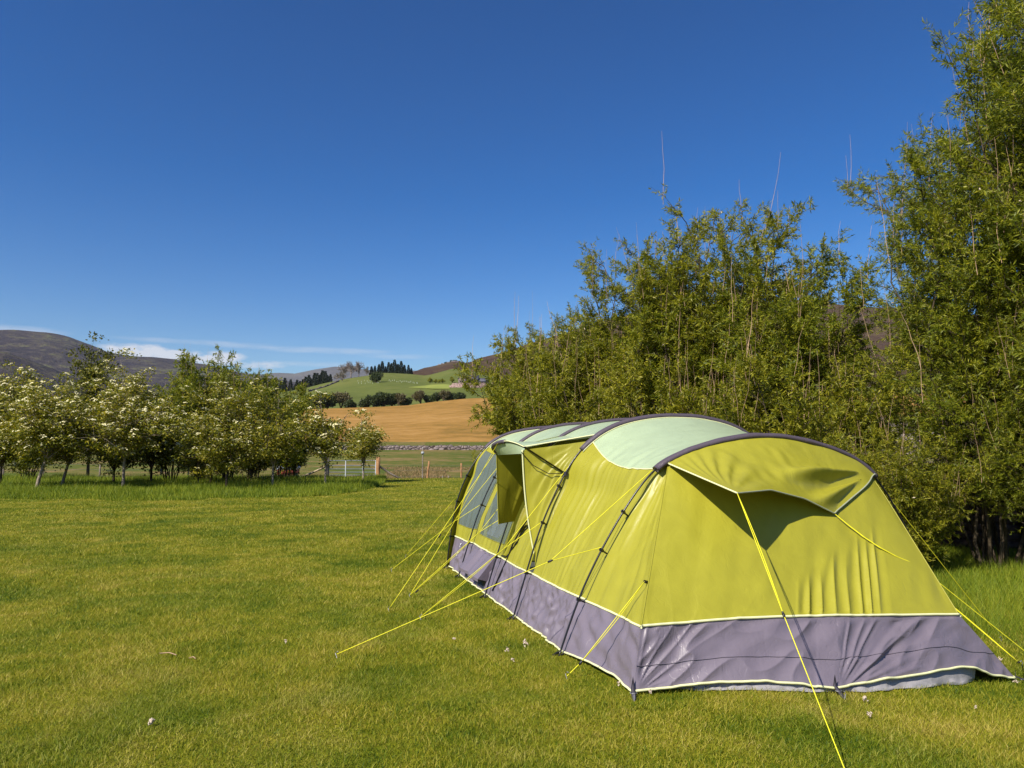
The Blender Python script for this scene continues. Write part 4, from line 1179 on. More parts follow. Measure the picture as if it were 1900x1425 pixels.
def make_grass():
    rng = np.random.default_rng(5)
    Vs = []; Qs = []; Ts = []; n0 = 0
    for (r0, r1, dens, seg) in [(2.2, 5.0, 9000, 2), (5.0, 44.0, None, 1)]:
        if dens: N = int(dens * .82 * (r1 ** 2 - r0 ** 2)); r = np.sqrt(rng.uniform(r0 ** 2, r1 ** 2, N))
        else: N = int(9000 * 25 * 1.64 * math.log(r1 / r0)); r = r0 * (r1 / r0) ** rng.uniform(0, 1, N)
        az = rng.uniform(-.82, .82, N); x = r * np.sin(az); y = r * np.cos(az)
        u = x / y * F + 950
        keep = ~in_tent(x, y) & ~((y > strip_front(u) + .3) & (u < 712)); x, y, r = x[keep], y[keep], r[keep]
        P = np.stack([x, y, gz(x, y) - .004], 1)
        patch = fbm(x * 1.6, y * 1.6, 3, 3)
        h = (.020 + .030 * patch) * rng.uniform(.5, 1.25, len(x)) * (1 + np.clip(r - 8, 0, 30) * .012)
        wd = .0036 * np.clip(r / 4.5, 1, 99) ** .85
        V, Q, T = blades(P, h, wd * np.ones(len(x)), rng, 1.5, seg)
        if len(Q): Qs.append(Q + n0)
        Ts.append(T + n0); Vs.append(V); n0 += len(V)
    o = link('lawn_grass', mesh_np('lawn_grass', np.concatenate(Vs), [np.concatenate(Qs), np.concatenate(Ts)], M['blade']))
    tag(o, 'short mown yellow green grass of the camping lawn', 'grass', kind='stuff')
    # unmown strip under the trees on the left
    N = 150000; u = rng.uniform(-350, 716, N); f = strip_front(u) + .25 * np.sin(u * .05) + .35 * np.sin(u * .017) + .3 * (vnoise(u * .04, u * 0, 3) - .5)
    y = f + (43 - f) * rng.uniform(0, 1, N) ** 1.3; x = (u - 950) / F * y
    h = (.10 + .42 * fbm(x * .9, y * .9, 8, 3) ** 1.2) * rng.uniform(.5, 1.2, N) * smooth(-.3, 1.6, y - f + .5)
    V, Q, T = blades(np.stack([x, y, 0 * x - .02], 1), h, np.full(N, .022), rng, .7, 1)
    o = link('tall_grass', mesh_np('tall_grass', V, [T], M['tall_blade']))
    tag(o, 'long uncut green grass strip under the flowering trees on the left', 'grass', kind='stuff')
    # long grass to the right of the tent and under the hedge
    N = 150000; s = rng.uniform(0, 1, N); t = rng.uniform(0, 1, N) ** .8
    y = 6.2 + 14.5 * t; x = np.interp(y, [6.2, 7.5, 9, 12, 15, 20.7], [4.9, 4.35, 3.9, 3.3, 1.9, -.5]) + .25 * np.sin(y * 3) + s * 6.0
    h = (.05 + .26 * fbm(x * 1.3, y * 1.3, 21, 3)) * rng.uniform(.5, 1.2, N) * (.3 + .7 * smooth(0, .5, s * 6)); wd = .0035 * y / 5.5
    V, Q, T = blades(np.stack([x, y, gz(x, y) - .01], 1), h, wd, rng, 1.0, 1)
    o = link('tall_grass', mesh_np('tall_grass', V, [T], M['tall_blade']))
    tag(o, 'longer lush green grass beside the right wall of the tent, below the willows', 'grass', kind='stuff')
    # rough field grass tussocks beyond the lawn edge
    N = 60000; r = rng.uniform(43.5, 75, N); uu = rng.uniform(690, 960, N); y = r; x = (uu - 950) / F * y
    k = vnoise(x * .25, y * .12, 5) > .35; x, y = x[k], y[k]; zz = ground_z(x, y)
    V, Q, T = blades(np.stack([x, y, zz - .02], 1), .34 * rng.uniform(.15, 1.0, len(x)) * (.2 + fbm(x * .4, y * .3, 5, 3)), np.full(len(x), .04), rng, 1.2, 1)
    o = link('rough_grass', mesh_np('rough_grass', V, [T], M['straw']))
    tag(o, 'pale dry tussock grass in the rough field beyond the lawn', 'grass', kind='stuff')


t_ = NT('straw_blade'); g_ = t_.t.nodes.new('ShaderNodeNewGeometry')
c_ = t_.ramp(g_.outputs['Random Per Island'], [(.1, (.09, .12, .025)), (.45, (.26, .18, .08)), (.9, (.44, .29, .15))])
M['straw'] = t_.bsdf(c_, .8, .1, None, 0, .2)

# ------------------------------------------------------------------ land
def U(az):
    a = np.clip(az, -.96, .96); return 950 + F * np.tan(a)


AZ = np.concatenate([np.radians(np.arange(-180, -50, 3.0)), np.radians(np.arange(-50, 50, .35)), np.radians(np.arange(50, 180.1, 3.0))])


def z_of(u, y, r, az):
    """height at distance r for the picture row y, column u"""
    Yd = r * np.cos(np.clip(az, -.96, .96)); uu = 712.5 - y
    return CZ + Yd * (F * math.sin(PH) + uu * math.cos(PH)) / (F * math.cos(PH) - uu * math.sin(PH))


def itp(us, ys): return lambda u: np.interp(u, us, ys)


Y_BROWN = itp([400, 640, 700, 760, 800, 860, 1000, 1900], [765, 757, 755, 752, 746, 740, 733, 730])
Y_CREST = itp([-1000, 300, 450, 520, 560, 600, 640, 680, 700, 720, 760, 790, 810, 840, 870, 890, 930, 1000, 1900], [735, 735, 730, 728, 722, 712, 703, 697, 692, 692, 694, 697, 692, 684, 687, 693, 705, 715, 720])
Y_MOOR = itp([-1000, 600, 740, 765, 785, 820, 840, 870, 885, 930, 960, 1000, 1040, 1100, 1180, 1300, 1400, 1550, 1900, 2900], [745, 735, 705, 691, 684, 677, 672, 676, 667, 655, 646, 633, 621, 604, 582, 566, 560, 562, 590, 640])
Y_SPUR = itp([-1000, -200, 0, 40, 80, 130, 180, 260, 2900], [640, 645, 655, 668, 685, 705, 722, 738, 742])
Y_MTN = itp([-1000, -200, 0, 80, 120, 150, 175, 190, 225, 280, 320, 360, 400, 430, 470, 560, 2900], [640, 625, 622, 625, 631, 640, 649, 655, 659, 662, 667, 676, 684, 690, 700, 712, 720])
Y_FAR = itp([-1000, 300, 350, 380, 430, 450, 480, 510, 545, 580, 620, 700, 2900], [690, 680, 674, 678, 688, 690, 694, 690, 692, 685, 680, 686, 700])


def ground_z(x, y):
    r = np.hypot(x, y); return np.interp(r, [43, 46, 55, 75, 100, 138, 158], [0, -.45, -.55, -.15, .45, 1.55, 3.3])


def band(name, rows, mat, sub=8, amp=0.0, fr=.02, label=None, seed=1, amp_end=1.0):
    """rows: (distance, height function of (u, az)); one terrain ring sheet"""
    RR = []
    for i in range(len(rows) - 1):
        for k in range(sub): RR.append((i, k / sub))
    RR.append((len(rows) - 2, 1.0)); u = U(AZ); P = []
    zs = [f(u, AZ, r) for r, f in rows]; rs = [r for r, f in rows]
    for i, k in RR:
        r = rs[i] * (1 - k) + rs[i + 1] * k; z = zs[i] * (1 - k) + zs[i + 1] * k
        x = r * np.sin(AZ); y = r * np.cos(AZ)
        a = amp * (1 if 0 < i + k < len(rows) - 1 else amp_end)
        z = z + a * (fbm(x * fr, y * fr, seed, 4) - .5)
        P.append(np.stack([x, y, z], 1))
    P = np.array(P); o = sheet(name, P, mat)
    tag(o, label, None, None, 'structure'); return o


def yrow(fn, d=0): return lambda u, az, r: z_of(u, fn(u) + d, r, az)
def zrow(z): return lambda u, az, r: np.full(len(u), float(z))


# lawn disc
rr = np.concatenate([[0.01], np.linspace(1, 16, 31), np.linspace(17, 43.2, 24)])
P = np.array([[(r * math.sin(a), r * math.cos(a), 0) for a in AZ] for r in rr]); P[..., 2] = gz(P[..., 0], P[..., 1])
P[..., 2] += .03 * (fbm(P[..., 0] * .5, P[..., 1] * .5, 2, 3) - .5) * smooth(14, 25, np.hypot(P[..., 0], P[..., 1]))
tag(sheet('lawn', P, M['lawn']), 'mown camping lawn', None, None, 'structure')
band('field', [(43.1, zrow(-.004)), (46, zrow(-.45)), (55, zrow(-.55)), (75, zrow(-.15)), (100, zrow(.45)), (138, zrow(1.55)), (158, yrow(lambda u: 820 + 0 * u))], M['pasture'], 6, .12, .25, 'rough green pasture beyond the lawn', 2, 0.2)
half = lambda f0, f1, k: (lambda u: f0(u) * (1 - k) + f1(u) * k)
c820 = lambda u: 820.0 + 0 * u
band('ploughed_field', [(157, yrow(c820, 1.5)), (175, yrow(half(c820, Y_BROWN, .22))), (220, yrow(half(c820, Y_BROWN, .62))), (300, yrow(Y_BROWN))], M['brown'], 8, .7, .03, 'orange brown ploughed field on the slope', 3, .1)
HR = [299, 330, 400, 490, 570, 615]; HK = [0, .06, .42, .78, .97, 1.0]
band('hill_pasture', [(r, yrow(half(Y_BROWN, Y_CREST, k))) for r, k in zip(HR, HK)] + [(640, yrow(Y_CREST, 4)), (680, yrow(Y_CREST, 14))], M['hillgreen'], 5, 1.0, .02, 'green grazed hillside', 4, .2)


def hill_pos(u, y):
    k = (Y_BROWN(u) - y) / (Y_BROWN(u) - Y_CREST(u)); r = np.interp(k, HK, HR); az = math.atan((u - 950) / F)
    x_, y_ = r * math.sin(az), r * math.cos(az)
    return np.array([x_, y_, float(z_of(u, y, r, az)) + float(fbm(x_ * .02, y_ * .02, 4, 4) - .5)])


def hill_at(u, r):
    az = math.atan((u - 950) / F); k = np.interp(r, HR, HK); y = Y_BROWN(u) * (1 - k) + Y_CREST(u) * k
    return np.array([r * math.sin(az), r * math.cos(az), float(z_of(u, y, r, az))])


band('moor_hill', [(670, yrow(Y_CREST, 22)), (760, yrow(half(Y_CREST, Y_MOOR, .25))), (950, yrow(half(Y_CREST, Y_MOOR, .62))), (1250, yrow(Y_MOOR)), (1350, yrow(Y_MOOR, 12)), (1500, yrow(Y_MOOR, 40))], M['moor'], 8, 9, .012, 'brown heather moor hill', 5, .3)
band('mountain_spur', [(1490, yrow(lambda u: 775. + 0 * u)), (2000, yrow(half(lambda u: 765. + 0 * u, Y_SPUR, .5))), (2600, yrow(Y_SPUR)), (2900, yrow(Y_SPUR, 25))], M['mountain'], 10, 45, .003, 'rocky brown lower spur of the left mountain', 6, .25)
band('mountain', [(2880, yrow(lambda u: 775. + 0 * u)), (3300, yrow(half(lambda u: 765. + 0 * u, Y_MTN, .35))), (3800, yrow(half(lambda u: 765. + 0 * u, Y_MTN, .8))), (4400, yrow(Y_MTN)), (4900, yrow(Y_MTN, 25))], M['mountain'], 10, 90, .0016, 'dark heather covered mountain on the left', 7, .12)
band('far_mountain', [(6500, yrow(lambda u: 775. + 0 * u)), (8000, yrow(half(lambda u: 745. + 0 * u, Y_FAR, .6))), (9200, yrow(Y_FAR)), (9900, yrow(Y_FAR, 30))], M['far_mountain'], 8, 80, .001, 'distant blue ridge', 8, .1)


# light meadow patch and dykes on the hill
def patch(name, poly, mat, lift, label):
    """poly: picture outline of a flat patch lying on the green hill; densified so that it follows the slope"""
    us = [p[0] for p in poly]; n = 40
    u0, u1 = min(us), max(us); P = []
    top = sorted([p for p in poly if p[2] == 't']); bot = sorted([p for p in poly if p[2] == 'b'])
    for u in np.linspace(u0, u1, n):
        ya = np.interp(u, [p[0] for p in top], [p[1] for p in top]); yb = np.interp(u, [p[0] for p in bot], [p[1] for p in bot])
        P.append([hill_pos(u, y) + np.array([0, 0, lift]) for y in np.linspace(yb, ya - .01, 9)])
    return tag(sheet(name, np.array(P), mat), label, None, None, 'structure')


patch('meadow', [(758, 719.5, 't'), (800, 714.5, 't'), (834, 715, 't'), (758, 720.5, 'b'), (800, 723, 'b'), (830, 723, 'b')], M['meadow'], .45, 'pale yellow green meadow patch on the hill')


def dyke(name, pts, mat, wd, h, label, jit=.15, cat='stone wall', step=2.0, seed=0):
    """rough wall along ground points"""
    rng = np.random.default_rng(seed); pts = np.array(pts, float); L = np.concatenate([[0], np.cumsum(np.linalg.norm(np.diff(pts, axis=0), axis=1))])
    s = np.arange(0, L[-1], step); C = np.stack([np.interp(s, L, pts[:, i]) for i in range(3)], 1)
    T = unit(np.gradient(C, axis=0)); N_ = unit(np.cross(T, [0, 0, 1.0]))
    prof_ = [(-wd / 2, -1.0), (-wd / 2, .5 * h), (-wd * .32, h), (wd * .32, h), (wd / 2, .5 * h), (wd / 2, -1.0)]
    P_ = np.stack([C + N_ * (a * (1 + jit * rng.normal(size=len(s)) * .5))[:, None] + np.array([0, 0, 1.0]) * (b * (1 + (jit * rng.normal(size=len(s)) if b > 0 else 0)))[..., None] if False else
                   C + N_ * (a + wd * jit * .3 * rng.normal(size=len(s)))[:, None] + np.array([0, 0, 1.0]) * (b + (h * jit * rng.normal(size=len(s)) if b > 0 else np.zeros(len(s))))[:, None]
                   for a, b in prof_], 1)
    o = sheet(name, P_, mat, None, False, False)
    return tag(o, label, cat)


def gpt(u, r, z=None):
    az = math.atan((u - 950) / F); x, y = r * math.sin(az), r * math.cos(az)
    return (x, y, float(ground_z(x, y)) if z is None else z)


dyke('dry_stone_wall', [gpt(u, 139) for u in range(300, 1200, 20)], M['farstone'], .7, .75, 'long low grey stone wall along the foot of the brown field', .10, step=.45, seed=4)
dyke('field_wall', [hill_pos(u, y) for u, y in [(572, 727), (585, 723), (600, 719), (612, 714.5), (628, 708)]], M['farstone'], .8, 1.0, 'dark stone dyke climbing the left of the green hill', .2, step=2.)

# hedgerow bushes along the top of the brown field
bush_proto('b1', 51, 4.2, 5.2, 3600, .55, 'bush'); bush_proto('b2', 52, 3.4, 5.6, 2600, .5, 'bushbrown', lumps=12); bush_proto('b3', 53, 3.6, 4.2, 2800, .55, 'bush', lumps=7)
HB = 'bushes along the top edge of the brown field'
for i, (u, k, s, nm, lab) in enumerate([
    (585, 'b1', 1.15, 'hedge_bush', 'dark bush mostly hidden behind the small rowan by the gate post'), (607, 'b1', 1.15, 'hedge_bush', 'big dark bush left of the budding tree at the brown field'), (632, 'b2', 1.3, 'hedge_tree', 'brownish budding tree between dark bushes above the brown field'), (652, 'b3', .85, 'hedge_bush', 'low dark bush at the left end of the gap in the field hedge'),
    (678, 'b3', .95, 'hedge_bush', 'first bush of the clump below the lone dark tree'), (693, 'b1', .95, 'hedge_bush', 'second, paler bush of the clump below the lone dark tree'), (712, 'b1', 1.12, 'hedge_bush', 'largest and darkest bush of the middle clump'), (727, 'b1', 1.0, 'hedge_bush', 'dark bush right of the largest in the middle clump'), (738, 'b2', 1.05, 'hedge_tree', 'brown budding tree behind the right end of the middle clump'), (752, 'b3', .85, 'hedge_bush', 'low tapering bush at the right end of the middle clump'),
    (781, 'b2', 1.1, 'hedge_tree', 'pale budding tree between the middle clump and the right clump'), (795, 'b3', .85, 'hedge_bush', 'leftmost dark bush of the right clump'), (811, 'b1', .72, 'hedge_bush', 'second dark bush of the right clump'), (822, 'b2', .9, 'hedge_tree', 'thin budding tree rising out of the right clump'), (834, 'b3', .78, 'hedge_bush', 'dark bush near the right end of the right clump'), (850, 'b3', .8, 'hedge_bush', 'rightmost dark bush of the right clump, above the bare field edge')]):
    p = hill_at(u, 303 + (i * 7) % 5)
    put_tree(k, nm, (p[0], p[1], p[2] - .3), i * 1.3, s, lab, 'bush', HB)

# conifers and bare trees on the ridge
conifer_proto('c1', 61, 10.5, 2.4); conifer_proto('c2', 62, 8.5, 2.1)
bare_proto('bare', 71, 13.5); bare_proto('bud', 72, 10, 500)
CG = 'conifers on the ridge of the green hill'; rng0 = np.random.default_rng(77)
lst = [(440 + i * 7.5, 'a') for i in range(0)]
names_a = ['leftmost', 'second', 'third', 'fourth', 'fifth', 'sixth', 'seventh', 'eighth', 'ninth', 'tenth', 'eleventh', 'twelfth', 'thirteenth', 'fourteenth', 'fifteenth', 'sixteenth']
for i in range(14):
    u = 545 + i * 5.2 + rng0.uniform(-1, 1); r = 640 + rng0.uniform(-12, 18); az = math.atan((u - 950) / F)
    z = float(z_of(u, np.interp(u, [540, 560, 600, 620], [724, 722, 711, 707]), r, az)); s = [.8, 1.0, .9, 1.2, 1.15, 1.2, 1.1, 1.25, 1.15, 1.2, 1.25, 1.15, 1.0, .85][i]
    put_tree('c1' if i % 3 else 'c2', 'conifer_tree', (r * math.sin(az), r * math.cos(az), z - 3.5), i * 2.1, s * 1.12, names_a[i] + ' dark conifer from the left in the left ridge clump', 'conifer', CG)
for i in range(13):
    u = 689 + i * 6.1 + rng0.uniform(-1, 1); r = 632 + rng0.uniform(-12, 12); az = math.atan((u - 950) / F)
    z = float(z_of(u, Y_CREST(u), r, az)); s = [.95, .75, 1.0, 1.05, .8, 1.0, 1.12, 1.2, 1.08, 1.12, 1.02, .85, .75][i]
    put_tree('c1' if i % 2 else 'c2', 'conifer_tree', (r * math.sin(az), r * math.cos(az), z - 1.2), i * 1.7, s, names_a[i] + ' dark conifer from the left in the right ridge clump', 'conifer', CG)
for i in range(10):
    u = 452 + i * 9.5 + rng0.uniform(-2, 2); r = 655 + rng0.uniform(-12, 18); az = math.atan((u - 950) / F)
    put_tree('c1', 'conifer_tree', (r * math.sin(az), r * math.cos(az), float(z_of(u, 726., r, az)) - 1), i * 1.1, rng0.uniform(.95, 1.2), names_a[i] + ' far conifer from the left glimpsed behind the left willows', 'conifer', 'far conifers glimpsed behind the left willows')
for i, (u, y, k, s, lab) in enumerate([(636, 702, 'bare', 1.2, 'bare grey broadleaf tree at the left of the ridge gap'), (650, 700, 'bare', 1.3, 'bare grey broadleaf tree in the middle of the ridge gap'), (664, 698, 'bare', 1.2, 'bare grey broadleaf tree at the right of the ridge gap'), (634, 709, 'bud', .95, 'brown budding tree with a shadow on the slope below the bare trees'), (623, 707, 'bud', .8, 'smaller budding tree between left conifers and bare trees'), (679, 697, 'bud', .95, 'budding tree between the bare trees and the right conifers')]):
    p = hill_pos(u, max(y, Y_CREST(u) + .3)); put_tree(k, 'broadleaf_tree', (p[0], p[1], p[2] - .4), i * 1.9, s, lab, 'tree', 'bare and budding trees on the ridge')
p = hill_pos(697, 710.5); bush_proto('lone', 81, 4.6, 7.2, 3800, .6, 'bush', lumps=13)
tag(put_tree('lone', 'broadleaf_tree', (p[0], p[1], p[2] - .2), 0, 1.05, 'lone dark spreading tree on the green slope below the conifers', 'tree', None))
# small trees beside the farmhouse
bush_proto('sap', 82, 1.5, 4.4, 1200, .4, 'willow2', lumps=7)
for i, (u, y, s, lab) in enumerate([(797, 711, 1.15, 'leftmost pale small tree left of the farmhouse'), (807, 711, .9, 'second pale small tree left of the farmhouse'), (814, 711, .85, 'third pale small tree left of the farmhouse'), (821, 711, .95, 'fourth pale small tree left of the farmhouse'), (839, 711, 1.2, 'rounded small tree nearest the farmhouse gable')]):
    p = hill_pos(u, y); put_tree('sap', 'young_tree', (p[0], p[1], p[2] - .2), i * 1.2, s, lab, 'tree', 'young trees beside the farmhouse')
# white tree guards around the lone tree and along the slope
M['guard'] = plain('pale_guard', (.42, .44, .38), .8, .1)
gm = MB().tube([[0, 0, -.1], [0, 0, .65], [0, 0, .95]], .10, 6).mesh('tree_guard', M['guard'])
for i in range(34):
    if i < 16: u, y = 664 + (i % 8) * 5.6 + rng0.uniform(-2, 2), (711 if i < 8 else 707) + rng0.uniform(0, 2)
    else: u, y = 722 + (i - 16) * 3.1 + rng0.uniform(-1, 1), 706.5 + rng0.uniform(0, 3) + (i - 16) * .18
    p = hill_pos(u, y); o = link('tree_guard', gm, None, tuple(p))
    if i < 16: tag(o, ['nearest', 'farther'][i // 8] + ' row, ' + names_a[i % 8] + ' tiny white sapling guard from the left by the lone dark tree', 'tree guard', 'white sapling guards around the lone tree')
    else: tag(o, (names_a + ['seventeenth', 'rightmost'])[i - 16] + ' tiny white sapling guard in the line from lone tree to farmhouse', 'tree guard', 'white sapling guards in a line across the slope')

# farmhouse
p = hill_pos(872, 713.5)
fh = empty('farmhouse', tuple(p), 'grey stone farmhouse with a big gable and slate roofs on the far green slope', 'house', rz=-.05)
def house(w_, d_, eave, ridge, cx, cy, axis, wn='wall', rn='roof'):
    b = MB(); x0, x1, y0, y1 = cx - w_ / 2, cx + w_ / 2, cy - d_ / 2, cy + d_ / 2
    b.box((cx, cy, eave / 2 - 1), (w_, d_, eave + 2))
    if axis == 'y':
        b.add([[x0, y0, eave], [x1, y0, eave], [cx, y0, ridge], [x0, y1, eave], [x1, y1, eave], [cx, y1, ridge]], None, [[0, 1, 2], [4, 3, 5]])
        r = MB(); o_ = .35
        for sx, xe in ((-1, x0), (1, x1)):
            V = np.array([[xe + sx * o_, y0 - .2, eave - .25], [cx, y0 - .2, ridge + .15], [cx, y1 + .2, ridge + .15], [xe + sx * o_, y1 + .2, eave - .25]])
            V2 = V + [0, 0, .22]; r.add(np.concatenate([V, V2]), [[0, 1, 2, 3], [4, 7, 6, 5], [0, 4, 5, 1], [1, 5, 6, 2], [2, 6, 7, 3], [3, 7, 4, 0]])
    else:
        b.add([[x0, y0, eave], [x0, y1, eave], [x0, cy, ridge], [x1, y0, eave], [x1, y1, eave], [x1, cy, ridge]], None, [[1, 0, 2], [3, 4, 5]])
        r = MB(); o_ = .35
        for sy, ye in ((-1, y0), (1, y1)):
            V = np.array([[x0 - .2, ye + sy * o_, eave - .25], [x0 - .2, cy, ridge + .15], [x1 + .2, cy, ridge + .15], [x1 + .2, ye + sy * o_, eave - .25]])
            V2 = V + [0, 0, .22]; r.add(np.concatenate([V, V2]), [[0, 1, 2, 3], [4, 7, 6, 5], [0, 4, 5, 1], [1, 5, 6, 2], [2, 6, 7, 3], [3, 7, 4, 0]])
    b.build(wn, M['farstone'], fh); r.build(rn, M['slate'], fh)


house(5.2, 7.5, 2.9, 5.4, -3.6, 0, 'y'); house(5.4, 5.0, 2.6, 4.9, 1.9, 0.6, 'x'); house(5.6, 4.2, 1.7, 3.2, 7.5, 0.8, 'x')
for (x, y, z, a, b_) in [(-3.6, -3.8, 1.6, 1.1, 1.7), (-4.9, -3.8, 1.3, .5, .8), (.6, -1.93, 1.5, 1.0, 1.2), (2.6, -1.93, 1.4, 1.0, 1.9), (6.6, -1.33, .9, .9, .8), (8.7, -1.33, .9, .9, .8)]:
    MB().box((x, y, z), (a, .1, b_)).build('window', M['darkglass'], fh)
MB().box((-3.6, 2.6, 5.7), (.9, .7, 1.5)).build('chimney', M['farstone'], fh)
# rubble bank below the farmhouse
rb = MB(); rngr = np.random.default_rng(9); Pm = []
for u in np.linspace(828, 914, 60):
    a = hill_pos(u, 719.5); b = hill_pos(u, 714.2 if u > 838 else 717)
    k = min(1, (u - 828) / 14); Pm.append([a + (b - a) * t + np.array([0, 0, (1.7 * math.sin(t * 3.14) + rngr.uniform(-.3, .3)) * k]) for t in np.linspace(0, 1, 9)])
tag(sheet('rubble_bank', np.array(Pm), M['rubble'], None, False), 'pinkish rubble stone bank below the farmhouse', 'rubble bank', None, 'stuff')
# crag with tiny pines on the moor skyline
def moor_pt(u, dy=0, r=1245):
    az = math.atan((u - 950) / F); return np.array([r * math.sin(az), r * math.cos(az), float(z_of(u, Y_MOOR(u) + dy, r, az))])


cg = MB()
for i in range(70):
    u = rngr.uniform(800, 880); c = moor_pt(u, rngr.uniform(-1, 3.5) * (1 - abs(u - 845) / 60) + 1.5); s = rngr.uniform(2, 6) * (1.2 - abs(u - 845) / 60)
    V = unit(rngr.normal(size=(14, 3))); import itertools
    q = np.array([[x, y, z] for x in (-1, 1) for y in (-1, 1) for z in (-.6, .6)]) * s * rngr.uniform(.6, 1.3, (8, 3)) + c
    cg.add(q, [[0, 1, 3, 2], [4, 6, 7, 5], [0, 4, 5, 1], [2, 3, 7, 6], [0, 2, 6, 4], [1, 5, 7, 3]])
tag(cg.build('rocky_crag', M['crag']), 'grey rocky crag on the skyline of the moor hill', 'crag')
for i, (u, s, lab) in enumerate([(826, .8, 'tiny pine at the left slope of the crag'), (836, 1.0, 'small wind bent pine left of the crag top'), (843, .9, 'left of the two joined pines on the crag top'), (847, .95, 'right of the two joined pines on the crag top')]):
    c = moor_pt(u, -1); put_tree('b3', 'pine_tree', tuple(c), i, s * .95, lab, 'pine', 'pines on the crag')

# ------------------------------------------------------------------ gate, posts, wall and shed
def fpost(u, Y, h, r, mat, label, lean=0., grp='posts of the field fence', name='fence_post', z=None):
    x = (u - 950) / F * Y; z = float(ground_z(x, Y)) if z is None else z
    mb = MB().tube([[0, 0, -.3], [lean * .5, 0, h * .5], [lean, 0, h]], [r * 1.05, r, r * .95], 8)
    return tag(link(name, mb.mesh(name, M[mat], False), None, (x, Y, z)), label, 'post', grp)


YG = 43.6; gx = lambda u: (u - 950) / F * YG
g = empty('field_gate', (gx(655), YG, -.12), 'galvanised seven bar metal field gate between two wooden posts', 'gate')
w2 = (gx(700) - gx(613)) / 2
for i, z in enumerate([.12, .29, .46, .64, .84, 1.12]): MB().tube([[-w2, 0, z], [w2, 0, z]], .022, 6).build('rail', M['galv'], g)
for x in (-w2, -w2 + .98, .62, w2): MB().tube([[x, -.02, .08], [x, -.02, 1.14]], .026, 6).build('upright', M['galvdull'], g)
def gpost(u, h, mat, lab, foot, sgn):
    e = empty('gate_post', (gx(u), YG, -.15), lab, 'gate post', 'posts either side of the metal gate')
    MB().tube([[0, 0, -.2], [0, 0, h * .5], [0, 0, h]], .115, 10).build('post', M[mat], e)
    MB().tube([[sgn * .1, -.05, h * .6], [sgn * foot * .5, -.1, h * .3], [sgn * foot, -.15, .05]], .055, 8).build('brace', M['palewood' if sgn < 0 else 'greywood'], e)


gpost(609, 1.32, 'greywood', 'dark left gate post with a long pale diagonal brace', 1.95, -1)
gpost(703, 1.36, 'wood', 'orange brown right gate post with a dark diagonal brace', 1.45, 1)
fpost(785, 44.6, 2.0, .035, 'greywood', 'tall thin grey pole with a small cap between gate and tent', grp=None, name='thin_pole')
MB_c = MB().box((0, 0, 1.72), (.16, .14, .14)).box((0, 0, 1.98), (.05, .05, .12)); o = bpy.data.objects['thin_pole']; MB_c.build('cap', M['galvdull'], o)
fpost(792.5, 44.8, 1.25, .06, 'wood', 'leaning wooden fence post right beside the thin grey pole', .15)
fpost(856.5, 45, 1.15, .055, 'wood', 'wooden fence post close to the far end of the tent')
for u, lab in [(822, 'short stake left of the two stakes between pole and tent'), (833, 'short stake right of the two stakes between pole and tent')]: fpost(u, 45, .42, .035, 'greywood', lab)
for u, lab in [(86, 'fence post seen between the second and third rowan trunks'), (190, 'thin fence post left of the largest rowan trunk'), (303, 'fence post right of the largest rowan'), (353, 'pale fence post left of the middle rowan'), (12, 'fence post beside the leftmost rowan trunk')]: fpost(u, 44.5, 1.25, .05, 'greywood', lab)
fw = MB()
for z in (.45, .8, 1.1):
    fw.tube([[(u - 950) / F * 44.5, 44.5, -.35 + z + .03 * math.sin(u * .05)] for u in range(-200, 600, 20)], .008, 3)
    fw.tube([[(u - 950) / F * 44.9, 44.9, -.4 + z + .02 * math.sin(u * .05)] for u in range(712, 1100, 20)], .006, 3)
tag(fw.build('fence_wire', M['wire']), 'thin wires strung between the field fence posts', 'wire')
# small trailer glimpsed through the stems
X = (538 - 950) / F * 52
tr = empty('farm_trailer', (X, 52, -.5), 'low faded red trailer with a pale blue top glimpsed through dark stems', 'trailer')
MB().box((0, 0, .62), (1.05, 1.6, .34)).build('body', M['red'], tr); MB().box((0, 0, .91), (1.15, 1.7, .2)).build('cover', M['whitepaint'], tr)
for sx in (-1, 1): MB().tube([[sx * .52, -.1, .28], [sx * .62, -.1, .28]], .27, 14).build('wheel', M['clip'], tr)

# dry stone wall and log shed behind the right of the hedge
dyke('stone_wall', [(2.5, 24.5, 0), (6.5, 20.5, 0), (9.3, 17.4, 0), (11.0, 15.6, 0)], M['stone'], .6, 2.25, 'tall grey stone wall half hidden behind the willow hedge', .05, step=.25, seed=8)
sx0, sy0 = 8.55, 14.9
sh = empty('log_shed', (sx0, sy0, -.27), 'low dark log walled shed with a black doorway under the right willows', 'shed', rz=-.25)
for i in range(9):
    r_ = .085
    MB().tube([[-1.0, 0, .08 + i * .155], [0.1, .01 * (i % 2), .085 + i * .155], [1.15, 0, .08 + i * .155]], [r_ * .95, r_, r_ * .9], 10).build('log', M['log'], sh)
    MB().tube([[-1.02, 0, .08 + i * .155], [-1.02, 2.2, .08 + i * .155]], r_, 8).build('log', M['log'], sh)
MB().box((1.22, 0, .78), (.16, .2, 1.6)).build('door_post', M['log'], sh); MB().box((2.35, 0, .78), (.16, .2, 1.6)).build('door_post', M['log'], sh)
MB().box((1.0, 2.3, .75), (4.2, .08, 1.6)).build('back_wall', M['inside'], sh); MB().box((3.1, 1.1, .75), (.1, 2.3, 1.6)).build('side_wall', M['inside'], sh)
MB().box((2.75, 0.02, .75), (.62, .12, 1.5)).build('front_panel', M['log'], sh)
MB().box((1.0, 1.1, 1.66), (4.6, 2.8, .1)).build('roof', M['greywood'], sh)

make_grass()

